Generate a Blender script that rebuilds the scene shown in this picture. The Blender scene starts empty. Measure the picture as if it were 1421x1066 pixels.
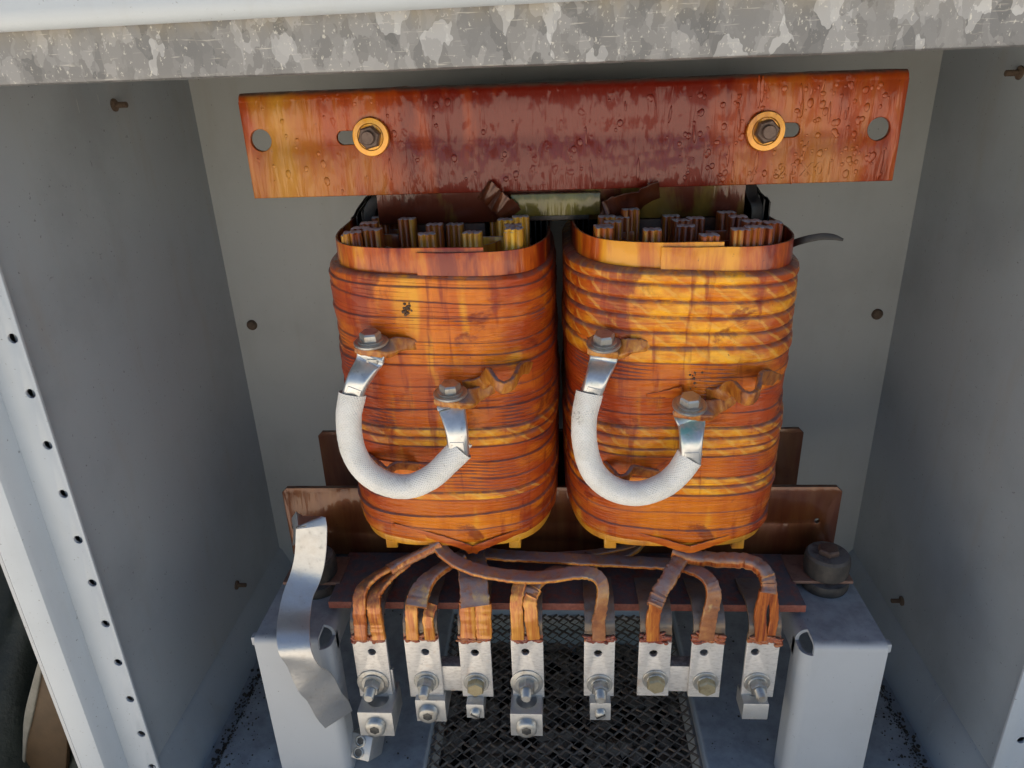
import bpy, bmesh, math, random
import numpy as np
from mathutils import Vector, Matrix

random.seed(7)
rng = np.random.default_rng(11)
SC = bpy.context.scene
COL = SC.collection
PI = math.pi

# ------------------------------------------------------------------ camera
W0, H0, FPX = 1421.0, 1066.0, 1004.0
CPX, CPY = 710.5, 533.0
RW = np.array([[0.99795405, -0.01114832, -0.06295571],
               [0.05343733, -0.39517545, 0.91705006],
               [-0.03510211, -0.91853801, -0.39377121]])   # rows: world x, y, z in (right, down, forward)
CAM = np.array([0.000545, -0.672590, 0.491460])
cam = bpy.data.cameras.new('camera')
cam_o = bpy.data.objects.new('camera', cam)
COL.objects.link(cam_o)
cam.sensor_fit = 'HORIZONTAL'
cam.sensor_width = 36.0
cam.lens = 36.0 * FPX / W0
cam.clip_start = 0.01
cam.clip_end = 8000
_r, _d, _f = RW[:, 0], RW[:, 1], RW[:, 2]
M = Matrix(((_r[0], -_d[0], -_f[0], CAM[0]), (_r[1], -_d[1], -_f[1], CAM[1]),
            (_r[2], -_d[2], -_f[2], CAM[2]), (0, 0, 0, 1)))
cam_o.matrix_world = M
SC.camera = cam_o


def at(px, py, X=None, Y=None, Z=None):
    """world point seen at a photograph pixel, on the plane X=, Y= or Z="""
    r = RW @ np.array([px - CPX, py - CPY, FPX])
    for i, v in enumerate((X, Y, Z)):
        if v is not None:
            return Vector(CAM + (v - CAM[i]) / r[i] * r)


# ------------------------------------------------------------------ light
SUN_EL, SUN_AZ = math.radians(48), math.radians(-42)      # sun behind the cabinet, to the left: the ground is lit in front and left
world = bpy.data.worlds.new('World')
SC.world = world
world.use_nodes = True
wn = world.node_tree
sky = wn.nodes.new('ShaderNodeTexSky')
sky.sky_type = 'NISHITA'
sky.sun_disc = False
sky.sun_elevation = SUN_EL
sky.sun_rotation = SUN_AZ
bg = wn.nodes['Background']
bg.inputs['Strength'].default_value = 0.06
wn.links.new(sky.outputs[0], bg.inputs[0])
sun = bpy.data.lights.new('sun', 'SUN')
sun.energy = 5.0
sun.angle = math.radians(0.5)
sun.color = (1.0, 0.95, 0.87)
sun_o = bpy.data.objects.new('sun', sun)
COL.objects.link(sun_o)
sdir = Vector((math.sin(SUN_AZ) * math.cos(SUN_EL), math.cos(SUN_AZ) * math.cos(SUN_EL), math.sin(SUN_EL)))
sun_o.rotation_euler = (-sdir).to_track_quat('-Z', 'Y').to_euler()
sun_o.location = sdir * 5
SC.view_settings.view_transform = 'Standard'
SC.view_settings.look = 'None'
SC.view_settings.exposure = 1.42
SC.view_settings.gamma = 1
SC.view_settings.use_curve_mapping = False
SC.cycles.max_bounces = 10
SC.cycles.diffuse_bounces = 6
SC.cycles.glossy_bounces = 5
SC.cycles.sample_clamp_indirect = 6
SC.cycles.use_denoising = True


# ------------------------------------------------------------------ node helpers
class G:
    def __init__(self, name):
        self.m = bpy.data.materials.new(name)
        self.m.use_nodes = True
        self.t = self.m.node_tree
        self.b = self.t.nodes['Principled BSDF']
        self._pos = None

    def n(self, t, **k):
        o = self.t.nodes.new(t)
        for a, v in k.items():
            setattr(o, a, v)
        return o

    def link(self, a, b):
        self.t.links.new(a, b)

    def put(self, sock, v):
        if hasattr(v, 'is_output'):
            self.link(v, sock)
        elif isinstance(v, (tuple, list)) and len(v) == 3 and sock.type == 'RGBA':
            sock.default_value = (*v, 1)
        else:
            sock.default_value = v

    def pos(self, scale=(1, 1, 1), rot=(0, 0, 0), loc=(0, 0, 0)):
        g = self.n('ShaderNodeNewGeometry')
        m = self.n('ShaderNodeMapping')
        m.inputs['Scale'].default_value = scale
        m.inputs['Rotation'].default_value = rot
        m.inputs['Location'].default_value = loc
        self.link(g.outputs['Position'], m.inputs[0])
        return m.outputs[0]

    def attr(self, name, out='Fac'):
        return self.n('ShaderNodeAttribute', attribute_name=name).outputs[out]

    def noise(self, vec, scale=5, detail=4, rough=.55, dist=0.0, color=False):
        o = self.n('ShaderNodeTexNoise')
        self.put(o.inputs['Vector'], vec)
        o.inputs['Scale'].default_value = scale
        o.inputs['Detail'].default_value = detail
        o.inputs['Roughness'].default_value = rough
        o.inputs['Distortion'].default_value = dist
        return o.outputs['Color' if color else 'Fac']

    def voro(self, vec, scale=5, feature='F1', out='Distance', rand=1.0):
        o = self.n('ShaderNodeTexVoronoi', feature=feature)
        self.put(o.inputs['Vector'], vec)
        o.inputs['Scale'].default_value = scale
        o.inputs['Randomness'].default_value = rand
        return o.outputs[out]

    def ramp(self, f, stops, interp='LINEAR'):
        o = self.n('ShaderNodeValToRGB')
        o.color_ramp.interpolation = interp
        e = o.color_ramp.elements
        while len(e) < len(stops):
            e.new(0.5)
        for i, (p, c) in enumerate(stops):
            e[i].position = p
            e[i].color = (c, c, c, 1) if isinstance(c, (int, float)) else (*c, 1)
        self.put(o.inputs[0], f)
        return o.outputs[0]

    def step(self, f, a, b, lo=0.0, hi=1.0):
        o = self.n('ShaderNodeMapRange', interpolation_type='SMOOTHSTEP')
        self.put(o.inputs[0], f)
        for i, v in zip((1, 2, 3, 4), (a, b, lo, hi)):
            o.inputs[i].default_value = v
        return o.outputs[0]

    def math(self, op, a, b=0.0):
        o = self.n('ShaderNodeMath', operation=op)
        self.put(o.inputs[0], a)
        self.put(o.inputs[1], b)
        return o.outputs[0]

    def mix(self, f, a, b, mode='MIX'):
        o = self.n('ShaderNodeMix', data_type='RGBA', blend_type=mode)
        self.put(o.inputs[0], f)
        self.put(o.inputs[6], a)
        self.put(o.inputs[7], b)
        return o.outputs[2]

    def addv(self, a, b, k):
        """vector a + k*(color b - .5)"""
        s = self.n('ShaderNodeVectorMath', operation='SUBTRACT')
        self.put(s.inputs[0], b)
        s.inputs[1].default_value = (.5, .5, .5)
        c = self.n('ShaderNodeVectorMath', operation='SCALE')
        self.link(s.outputs[0], c.inputs[0])
        c.inputs['Scale'].default_value = k
        d = self.n('ShaderNodeVectorMath', operation='ADD')
        self.put(d.inputs[0], a)
        self.link(c.outputs[0], d.inputs[1])
        return d.outputs[0]

    def up(self):
        g = self.n('ShaderNodeNewGeometry')
        s = self.n('ShaderNodeSeparateXYZ')
        self.link(g.outputs['Normal'], s.inputs[0])
        return s.outputs[2]

    def sep(self, vec, i):
        s = self.n('ShaderNodeSeparateXYZ')
        self.put(s.inputs[0], vec)
        return s.outputs[i]

    def bump(self, h, strength=.3, dist=.001, normal=None):
        o = self.n('ShaderNodeBump')
        self.put(o.inputs['Height'], h)
        o.inputs['Strength'].default_value = strength
        o.inputs['Distance'].default_value = dist
        if normal is not None:
            self.link(normal, o.inputs['Normal'])
        return o.outputs[0]

    def out(self, **k):
        names = dict(color='Base Color', rough='Roughness', metal='Metallic', normal='Normal', coat='Coat Weight',
                     coat_rough='Coat Roughness', spec='Specular IOR Level', coat_normal='Coat Normal', sheen='Sheen Weight')
        for a, v in k.items():
            self.put(self.b.inputs[names[a]], v)
        return self.m


MAT = {}


def dusted(g, c, r, dust=(.20, .19, .18), amt=.7, lo=.45, hi=.95, scale=160):
    """dust on faces that point upwards, some tints also carrying sky reflection"""
    nz = g.noise(g.pos(), scale, 5, .65)
    f = g.math('MULTIPLY', g.step(g.up(), lo, hi), g.step(nz, .25, .62, 0, amt))
    return g.mix(f, c, dust), g.math('MAXIMUM', r, g.math('MULTIPLY', f, .8)), f


def m_paint(name, base, tint=.0, dirt=.25, rough=.36):
    g = G(name)
    p = g.pos()
    n1 = g.noise(p, 9, 5, .6)
    n2 = g.noise(g.pos((1, 1, .18)), 40, 4, .6)
    c = g.mix(g.math('MULTIPLY', g.step(n1, .42, .75), dirt), base, tuple(v * .62 for v in base))
    c = g.mix(g.math('MULTIPLY', g.step(n2, .52, .75), dirt * .5), c, (.30, .27, .22))
    sp = g.noise(p, 420, 2, .5)
    c = g.mix(g.math('MULTIPLY', g.step(sp, .70, .75), .55), c, (.07, .055, .045))
    sc = g.noise(g.pos((18, 300, 30), (.5, .3, .2)), 1, 3, .6)
    c = g.mix(g.math('MULTIPLY', g.math('MULTIPLY', g.step(sc, .70, .73), g.step(n1, .48, .6)), .35), c, (.55, .56, .55))
    r = g.math('ADD', rough - .06, g.math('MULTIPLY', n1, .22))
    # dust on upward faces, darkened and blued to stand for their sky-lit shade
    nz = g.noise(p, 55, 6, .7)
    f = g.math('MULTIPLY', g.step(g.up(), .6, .95), g.step(nz, .30, .75, .2, .6))
    c = g.mix(f, c, (.085, .088, .10))
    r = g.math('MAXIMUM', r, g.math('MULTIPLY', f, .6))
    h = g.noise(p, 900, 2, .5)
    return g.out(color=c, rough=r, normal=g.bump(h, .12, .0004))


MAT['paint'] = m_paint('pale_grey_paint', (.45, .475, .50))
MAT['paint_post'] = m_paint('post_grey_paint', (.44, .49, .54), dirt=.25)
MAT['paint_wall_shaded'] = m_paint('wall_shaded_paint', (.34, .385, .425), dirt=.5, rough=.28)  # same cabinet paint, darkened for the shade on the side walls
MAT['paint_back_shaded'] = m_paint('back_shaded_paint', (.42, .44, .435), dirt=.35, rough=.40)  # slightly darker copy of the paint, standing for shade at the back


def m_galv():
    g = G('galvanised_steel')
    base = g.pos((1, 1, .62))
    w = g.addv(base, g.noise(base, 60, 3, .6, color=True), .022)
    w2 = g.addv(base, g.noise(base, 180, 3, .6, color=True), .010)
    v1 = g.sep(g.voro(w, 100, out='Color'), 0)
    v2 = g.sep(g.voro(w2, 160, out='Color'), 1)
    c1 = g.ramp(v1, [(0, (.17, .176, .185)), (.45, (.22, .226, .235)), (.80, (.25, .256, .265)), (.88, (.32, .332, .35)), (1, (.38, .395, .415))])
    c2 = g.ramp(v2, [(0, .74), (.7, 1.0), (.86, 1.05), (.92, 1.14), (1, 1.2)])
    c = g.mix(1, c1, c2, 'MULTIPLY')
    # fine scratches and white rust specks
    sc = g.noise(g.pos((60, 60, 900), (0, .35, 0)), 1.0, 3, .6)
    c = g.mix(g.math('MULTIPLY', g.step(sc, .62, .72), .35), c, (.72, .70, .64))
    sp = g.noise(base, 700, 3, .6)
    c = g.mix(g.math('MULTIPLY', g.step(sp, .62, .70), .5), c, (.66, .65, .6))
    st = g.noise(g.pos((1, 1, .25)), 70, 5, .65)
    zf = g.step(g.sep(g.pos(), 2), .507, .523)
    c = g.mix(g.math('MULTIPLY', g.step(st, .35, .7), g.math('MULTIPLY', zf, .6)), c, (.30, .26, .18))
    r = g.ramp(v1, [(0, .55), (.79, .50), (1, .44)])
    h = g.math('ADD', g.noise(base, 300, 4, .6), g.math('MULTIPLY', v1, .4))
    return g.out(color=c, rough=r, metal=.40, normal=g.bump(h, .25, .0006))


MAT['galv'] = m_galv()


def m_coil():
    """amber varnish over cotton tape and paper covered strip"""
    g = G('varnished_coil_tape')
    rib = g.attr('rib')
    groove = g.attr('groove')
    tint = g.attr('tint')
    uv = g.n('ShaderNodeUVMap').outputs[0]

    def st(sx, sy, k=0):
        m = g.n('ShaderNodeMapping')
        m.inputs['Scale'].default_value = (sx, sy, 1)
        m.inputs['Location'].default_value = (k, k * .7, k * .3)
        g.link(uv, m.inputs[0])
        return m.outputs[0]
    # uv is in metres along the girth (u) and up (v)
    big = g.noise(st(26, 9), 1, 4, .6)
    big2 = g.noise(st(26, 40, 4), 1, 5, .65, .5)
    streak = g.noise(st(14, 640, 2), 1, 4, .6)
    fine = g.noise(st(700, 700), 1, 2, .5)
    amber = g.mix(g.step(big, .32, .66), (.60, .120, .006), (.86, .26, .010))
    amber = g.mix(g.math('MULTIPLY', g.step(tint, 0, 1), .6), amber, (.50, .070, .006))
    under = g.noise(st(48, 10, 15), 1, 3, .5)
    amber = g.mix(g.math('MULTIPLY', g.step(under, .56, .68), .8), amber, (.92, .43, .028))
    ribc = g.mix(g.step(g.noise(st(60, 90, 9), 1, 4, .6), .35, .68), (.70, .20, .008), (.97, .47, .025))
    c = g.mix(rib, amber, ribc)
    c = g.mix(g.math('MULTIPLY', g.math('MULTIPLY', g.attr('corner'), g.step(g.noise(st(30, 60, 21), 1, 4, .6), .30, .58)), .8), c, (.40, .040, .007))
    # twist marks on the paper covered strip
    wv = g.n('ShaderNodeTexWave', wave_type='BANDS', bands_direction='X')
    mp = g.n('ShaderNodeMapping')
    mp.inputs['Rotation'].default_value = (0, 0, -.9)
    mp.inputs['Scale'].default_value = (34, 34, 34)
    g.link(uv, mp.inputs[0])
    g.link(mp.outputs[0], wv.inputs[0])
    wv.inputs['Scale'].default_value = 1.0
    wv.inputs['Distortion'].default_value = 2.2
    wv.inputs['Detail'].default_value = 2
    wv.inputs['Detail Scale'].default_value = 2.5
    tw = g.math('MULTIPLY', g.step(wv.outputs['Fac'], .80, .98), g.math('MULTIPLY', rib, .35))
    c = g.mix(tw, c, (.86, .52, .10))
    # pooled dark red varnish: streaks along the wraps, runs, and the joints
    deep = (.17, .022, .007)
    c = g.mix(g.math('MULTIPLY', g.step(streak, .58, .72), .55), c, (.40, .055, .010))
    c = g.mix(g.math('MULTIPLY', g.step(big2, .55, .66), .8), c, (.22, .024, .007))
    runs = g.noise(st(75, 8, 12), 1, 4, .6)
    c = g.mix(g.math('MULTIPLY', g.step(runs, .54, .64), .75), c, (.30, .026, .006))
    c = g.mix(g.math('MULTIPLY', groove, .75), c, deep)
    pits = g.noise(st(320, 500, 5), 1, 4, .6)
    c = g.mix(g.math('MULTIPLY', g.step(pits, .69, .75), .8), c, (.05, .018, .010))
    c, r, f = dusted(g, c, .34, dust=(.21, .135, .14), amt=.75, lo=.25, hi=.75)  # purple tint stands for dust and for sky mirrored on upper tape edges
    # woven tape
    wx = g.n('ShaderNodeTexWave', wave_type='BANDS', bands_direction='X')
    g.link(st(560, 560), wx.inputs[0])
    wx.inputs['Scale'].default_value = 1
    wx.inputs['Distortion'].default_value = 1.5
    h = g.math('ADD', g.math('MULTIPLY', wx.outputs['Fac'], g.math('MULTIPLY', g.math('SUBTRACT', 1.0, rib), .35)),
               g.math('ADD', g.math('MULTIPLY', streak, .7), g.math('ADD', g.math('MULTIPLY', big2, .8), g.math('MULTIPLY', wv.outputs['Fac'], g.math('MULTIPLY', rib, .7)))))
    nb = g.bump(h, .55, .0011)
    cb = g.bump(g.math('ADD', g.noise(st(55, 160, 3), 1, 4, .6), g.math('MULTIPLY', fine, .06)), .7, .0026)
    r = g.math('ADD', r, g.math('MULTIPLY', g.noise(st(50, 200, 8), 1, 3, .6), .25))
    return g.out(color=c, rough=r, normal=nb, coat=.5, coat_rough=.07, coat_normal=cb, spec=.2)


MAT['coil'] = m_coil()


def m_varnish(name, light, mid, dark, stretch=(60, 60, 9), drip=1.0, coat=1.0, cr=.06, thr=(.30, .50, .68), metal=.35, seed=0, beads=True, dust=(.12, .08, .06), zones=False):
    """clear amber to red varnish, run down in vertical streaks over plated steel"""
    g = G(name)
    p = g.pos(stretch, loc=(seed, 0, seed * .5))
    q = g.pos(loc=(seed * .1, 0, 0))
    n1 = g.noise(p, .9, 5, .6, .3)
    n2 = g.noise(g.pos((7, 7, 3), loc=(seed + 2.3, 1, 0)), 1, 3, .6)
    v = g.math('ADD', g.math('MULTIPLY', n1, .55), g.math('MULTIPLY', n2, .55))
    if zones:
        # thick pool of varnish over the middle of the bar, thinner towards its ends
        x = g.sep(g.pos(), 0)
        xw = g.math('ADD', x, g.math('MULTIPLY', g.math('SUBTRACT', g.noise(g.pos((40, 40, 6)), 1, 3, .6), .5), .10))
        mid_ = g.math('MULTIPLY', g.step(xw, -.075, -.035), g.step(xw, .15, .09))
        v = g.math('ADD', v, g.math('SUBTRACT', g.math('MULTIPLY', mid_, .13), .03))
    c = g.ramp(v, [(thr[0] + .05, light), (thr[1] + .05, mid), (thr[2], dark)])
    sp = g.noise(q, 260, 4, .6)
    c = g.mix(g.math('MULTIPLY', g.step(sp, .66, .74), .6), c, tuple(x * .3 for x in dark))
    runs = g.noise(g.pos((120, 120, 14), loc=(seed + 5, 0, 0)), 1, 4, .55, .6)
    beadn = g.voro(g.addv(g.pos((1, 1, .7)), g.noise(q, 150, 2, .5, color=True), .006), 120)
    bead = g.step(beadn, .30, .12)
    h = g.math('ADD', g.math('MULTIPLY', runs, drip), g.math('MULTIPLY', g.noise(g.pos((30, 30, 8)), 1, 2, .5), 1.2))
    if beads:
        side = g.step(g.noise(g.pos((9, 9, 6), loc=(3.1, 0, 0)), 1, 2, .5), .42, .60)
        h = g.math('ADD', h, g.math('MULTIPLY', g.math('MULTIPLY', bead, side), .25))
    c, r, f = dusted(g, c, .32, dust=dust, amt=.9, lo=.4, hi=.9)
    cw = g.math('MULTIPLY', g.math('SUBTRACT', 1.0, f), coat)
    wave = g.math('ADD', h, g.math('MULTIPLY', g.noise(g.pos((34, 34, 15), loc=(seed, 2, 0)), 1, 3, .55), 3.2 * drip))
    return g.out(color=c, rough=r, metal=metal, coat=cw, coat_rough=cr, spec=.3, normal=g.bump(h, .35, .0010),
                 coat_normal=g.bump(wave, .8, .0034))


MAT['clamp'] = m_varnish('varnished_clamp_steel', (.50, .22, .022), (.36, .055, .005), (.15, .010, .003), stretch=(30, 30, 7), seed=1.7, cr=.03, drip=1.5, coat=.62, metal=.12, thr=(.32, .47, .62), zones=True)
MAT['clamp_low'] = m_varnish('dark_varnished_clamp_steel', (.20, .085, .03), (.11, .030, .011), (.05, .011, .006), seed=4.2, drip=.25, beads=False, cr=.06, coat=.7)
MAT['olive'] = m_varnish('olive_varnished_block', (.34, .27, .06), (.13, .12, .022), (.07, .055, .014), seed=2.2, thr=(.30, .42, .62), stretch=(26, 26, 9), cr=.1, drip=.6, beads=False)
MAT['core'] = m_varnish('varnished_core_steel', (.30, .19, .04), (.13, .085, .018), (.085, .018, .009), seed=9.4, thr=(.34, .47, .56), stretch=(30, 30, 9), cr=.12, drip=.5, beads=False)
MAT['collar'] = m_varnish('varnished_collar_paper', (.84, .36, .018), (.52, .10, .010), (.22, .018, .006), stretch=(70, 70, 12), seed=2.6, metal=0, cr=.08, coat=.6, drip=.8, thr=(.36, .46, .58), beads=False)
MAT['duct'] = m_varnish('varnished_duct_stick', (.85, .52, .06), (.36, .09, .016), (.12, .016, .006), stretch=(300, 300, 5), seed=3.3, metal=0, cr=.15, coat=.6, drip=.2, beads=False, dust=(.36, .36, .42))
MAT['base'] = m_varnish('amber_spacer', (.86, .46, .055), (.74, .33, .03), (.42, .12, .02), stretch=(60, 60, 20), seed=5.1, metal=0, cr=.16, coat=.5, beads=False)
MAT['resin'] = m_varnish('red_resin_bead', (.45, .16, .03), (.30, .05, .012), (.13, .014, .006), stretch=(140, 140, 140), seed=6.1, metal=0, cr=.08, beads=False)
MAT['copper'] = m_varnish('varnished_copper', (.88, .46, .07), (.54, .15, .022), (.22, .032, .009), stretch=(420, 420, 22), seed=7.7, metal=.2, cr=.14, coat=.8, drip=.3, beads=False)
MAT['goldwasher'] = m_varnish('amber_washer', (.80, .42, .05), (.68, .30, .03), (.34, .08, .012), stretch=(160, 160, 60), seed=8.2, metal=.5, cr=.1, beads=False)


MAT['tab'] = m_varnish('amber_tap_tab', (.66, .32, .045), (.38, .12, .018), (.13, .025, .010), stretch=(260, 260, 160), seed=12.1, metal=0, cr=.16, coat=.5, drip=.4, beads=False, dust=(.24, .20, .22))



def m_tape():
    g = G('brown_lead_tape')
    p = g.pos()
    n = g.noise(p, 70, 5, .65)
    c = g.ramp(n, [(.28, (.17, .050, .020)), (.5, (.36, .135, .045)), (.72, (.56, .28, .085))])
    pl = g.noise(p, 38, 3, .6)
    c = g.mix(g.math('MULTIPLY', g.step(pl, .60, .68), .75), c, (.66, .46, .17))
    cr = g.noise(g.pos((1, 1, .6)), 300, 4, .7)
    c = g.mix(g.math('MULTIPLY', g.step(cr, .66, .72), .8), c, (.05, .025, .018))
    c, r, f = dusted(g, c, .48, dust=(.25, .205, .215), amt=.9, lo=.18, hi=.75)
    h = g.math('ADD', g.noise(p, 220, 4, .6), g.math('MULTIPLY', cr, .4))
    return g.out(color=c, rough=r, normal=g.bump(h, .5, .0010), coat=.45, coat_rough=.18)


MAT['tape'] = m_tape()


MAT['bind'] = m_varnish('brown_binding_tape', (.74, .22, .015), (.50, .10, .010), (.28, .035, .007), stretch=(40, 40, 300), seed=11.3, metal=0, cr=.25, coat=.4, drip=.4, beads=False, dust=(.22, .17, .17))

def m_tin():
    """tinned flat bar: bare below, dipped in red varnish above"""
    g = G('tinned_bar')
    p = g.pos()
    z = g.sep(p, 2)
    n = g.noise(p, 190, 4, .6)
    brush = g.noise(g.pos((220, 220, 560)), 1, 5, .65)
    tin = g.ramp(brush, [(.3, (.56, .53, .49)), (.5, (.72, .69, .65)), (.75, (.80, .77, .73))])
    st = g.noise(p, 62, 4, .6)
    tin = g.mix(g.math('MULTIPLY', g.step(st, .60, .78), .45), tin, (.50, .30, .15))
    pit = g.noise(p, 520, 3, .6)
    tin = g.mix(g.math('MULTIPLY', g.step(pit, .68, .74), .7), tin, (.25, .23, .21))
    zz = g.math('ADD', z, g.math('MULTIPLY', g.math('SUBTRACT', n, .5), .010))
    f = g.step(zz, .1035, .1050)
    var = g.ramp(g.noise(p, 120, 4, .6), [(.32, (.62, .27, .05)), (.5, (.34, .07, .015)), (.68, (.12, .02, .01))])
    dark = g.mix(g.step(g.noise(p, 90, 4, .6), .35, .65), (.075, .06, .055), (.20, .12, .06))
    up = g.mix(g.step(zz, .107, .111), var, dark)
    c = g.mix(f, tin, up)
    r = g.math('ADD', .34, g.math('MULTIPLY', g.noise(p, 200, 3, .6), .2))
    c, r, d = dusted(g, c, r, dust=(.17, .16, .155), amt=.8, lo=.3, hi=.85)
    m = g.math('MULTIPLY', g.math('SUBTRACT', 1.0, f), .45)
    h = g.math('ADD', brush, g.math('MULTIPLY', n, .8))
    return g.out(color=c, rough=r, metal=m, coat=g.math('MULTIPLY', f, .6), coat_rough=.15, normal=g.bump(h, .45, .0006))


MAT['tin'] = m_tin()


def m_metal(name, col, rust=(.25, .17, .09), amt=.4, rough=.38, metal=.85, sc=150):
    g = G(name)
    p = g.pos()
    n = g.noise(p, sc, 5, .65)
    n2 = g.noise(p, sc * 4, 3, .6)
    c = g.mix(g.math('MULTIPLY', g.step(n, .46, .70), amt), col, rust)
    c = g.mix(g.math('MULTIPLY', g.step(n2, .6, .75), .3), c, tuple(v * .45 for v in col))
    r = g.math('ADD', rough - .08, g.math('MULTIPLY', n2, .3))
    return g.out(color=c, rough=r, metal=metal, normal=g.bump(g.math('ADD', n2, n), .3, .0004))


MAT['zinc'] = m_metal('dull_zinc_bolt', (.48, .48, .46), amt=.45)
MAT['brass'] = m_metal('yellowed_zinc_bolt', (.46, .40, .26), (.30, .25, .15), amt=.6)
MAT['oldbolt'] = m_metal('browned_bolt', (.17, .12, .10), (.09, .06, .05), amt=.7, rough=.42, metal=.5)
MAT['alu'] = m_metal('aluminium_lug', (.54, .545, .54), (.50, .47, .42), amt=.35, rough=.40, metal=.7)
MAT['strip'] = m_metal('bent_metal_strip', (.50, .51, .52), (.42, .38, .33), amt=.3, rough=.33, metal=.8, sc=70)
MAT['rusty'] = m_metal('rusty_screw', (.12, .085, .06), (.07, .045, .03), amt=.8, rough=.7, metal=.2, sc=300)
MAT['meshsteel'] = m_metal('dark_expanded_steel', (.24, .19, .145), (.20, .13, .085), amt=.6, rough=.5, metal=.3)
MAT['footplate'] = m_metal('brown_foot_plate', (.26, .15, .11), (.14, .08, .06), amt=.6, rough=.5, metal=.2, sc=90)


def m_crimp():
    g = G('tinned_crimp_lug')
    p = g.pos()
    n = g.noise(p, 120, 4, .6)
    c = g.ramp(n, [(.3, (.50, .52, .53)), (.6, (.70, .71, .71))])
    f = g.math('MULTIPLY', g.step(g.noise(p, 55, 3, .6), .46, .62), g.attr('verdigris'))
    c = g.mix(f, c, (.13, .36, .36))
    c = g.mix(g.math('MULTIPLY', g.step(g.noise(p, 300, 3, .6), .62, .72), .5), c, (.28, .26, .23))
    return g.out(color=c, rough=g.math('ADD', .24, g.math('MULTIPLY', n, .2)), metal=g.math('SUBTRACT', .8, g.math('MULTIPLY', f, .7)), normal=g.bump(n, .3, .0008))


MAT['crimp'] = m_crimp()


def m_sleeve():
    g = G('white_braided_sleeve')
    uv = g.n('ShaderNodeUVMap').outputs[0]

    def band(rot):
        m = g.n('ShaderNodeMapping')
        m.inputs['Rotation'].default_value = (0, 0, rot)
        m.inputs['Scale'].default_value = (210, 210, 1)
        g.link(uv, m.inputs[0])
        w = g.n('ShaderNodeTexWave', wave_type='BANDS', bands_direction='X')
        g.link(m.outputs[0], w.inputs[0])
        w.inputs['Scale'].default_value = 1.0
        w.inputs['Distortion'].default_value = .6
        return w.outputs['Fac']
    b = g.math('MAXIMUM', band(.75), band(-.75))
    p = g.pos()
    n = g.noise(p, 90, 5, .65)
    c = g.mix(g.step(n, .35, .7), (.90, .885, .84), (.80, .775, .71))
    c = g.mix(g.math('MULTIPLY', g.step(b, .75, .35), .14), c, (.48, .45, .38))
    d = g.math('MULTIPLY', g.step(g.noise(p, 45, 3, .6), .58, .72), g.step(g.noise(p, 520, 4, .7), .50, .64))
    c = g.mix(g.math('MULTIPLY', d, .75), c, (.16, .13, .10))
    dots = g.noise(p, 330, 3, .6)
    c = g.mix(g.math('MULTIPLY', g.step(dots, .69, .74), .6), c, (.30, .25, .18))
    return g.out(color=c, rough=.85, normal=g.bump(b, .5, .0007), sheen=.2)


MAT['sleeve'] = m_sleeve()


def m_simple(name, a, b, scale, rough=.8, bump=.4, dist=.002, metal=0.0, dust=None):
    g = G(name)
    p = g.pos()
    n = g.noise(p, scale, 6, .65)
    c = g.mix(g.step(n, .32, .68), a, b)
    r = rough
    if dust:
        c, r, f = dusted(g, c, rough, dust=dust, amt=.95)
    return g.out(color=c, rough=r, metal=metal, normal=g.bump(g.noise(p, scale * 3, 5, .65), bump, dist))


MAT['duct_top'] = m_simple('dusty_skylit_tops', (.46, .46, .53), (.62, .62, .69), 300, .7, .3, .0005)  # stick tops: dust, with skylight put into the pale blue
MAT['scab'] = m_simple('brown_varnish_scab', (.05, .025, .014), (.14, .07, .035), 400, .5, .4, .0005)
MAT['rubber'] = m_simple('dusty_black_rubber', (.035, .032, .030), (.075, .065, .055), 130, .6, .3, .0008, dust=(.17, .165, .16))
MAT['ground'] = m_simple('dry_tan_ground', (.58, .51, .41), (.66, .58, .475), 6, .95, .6, .01)
MAT['stone'] = m_simple('gravel_stone', (.15, .115, .085), (.24, .19, .15), 16, .9, .5, .002)
MAT['soil'] = m_simple('dark_soil', (.03, .024, .019), (.07, .055, .042), 40, .95, .7, .004)
MAT['dirt'] = m_simple('floor_dirt', (.035, .028, .022), (.11, .085, .06), 140, .95, .8, .003)
MAT['black'] = m_simple('black_insulating_sheet', (.012, .011, .012), (.03, .024, .022), 60, .42, .3, .001)
MAT['inner'] = m_simple('dark_coil_inside', (.03, .012, .007), (.10, .035, .012), 90, .5, .4, .001)
MAT['tarp'] = m_simple('dark_green_sheet', (.008, .012, .009), (.020, .026, .019), 14, .6, .5, .004)
MAT['board_red'] = m_simple('red_brown_board', (.20, .055, .038), (.33, .10, .065), 300, .55, .5, .0008, dust=(.125, .12, .135))
MAT['brownboard'] = m_simple('brown_curved_board', (.06, .033, .012), (.09, .05, .02), 30, .6, .2, .001)
MAT['paleedge'] = m_simple('pale_board_edge', (.15, .145, .12), (.22, .21, .18), 60, .6, .2, .001)
MAT['concrete'] = m_simple('pale_concrete_pad', (.40, .37, .32), (.50, .46, .40), 12, .95, .5, .004)
MAT['dark'] = m_simple('dark_recess_shade', (.05, .05, .05), (.12, .12, .115), 200, .5, .2, .0005, metal=.6)  # dark grey discs and bars stand for the shade inside holes


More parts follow.
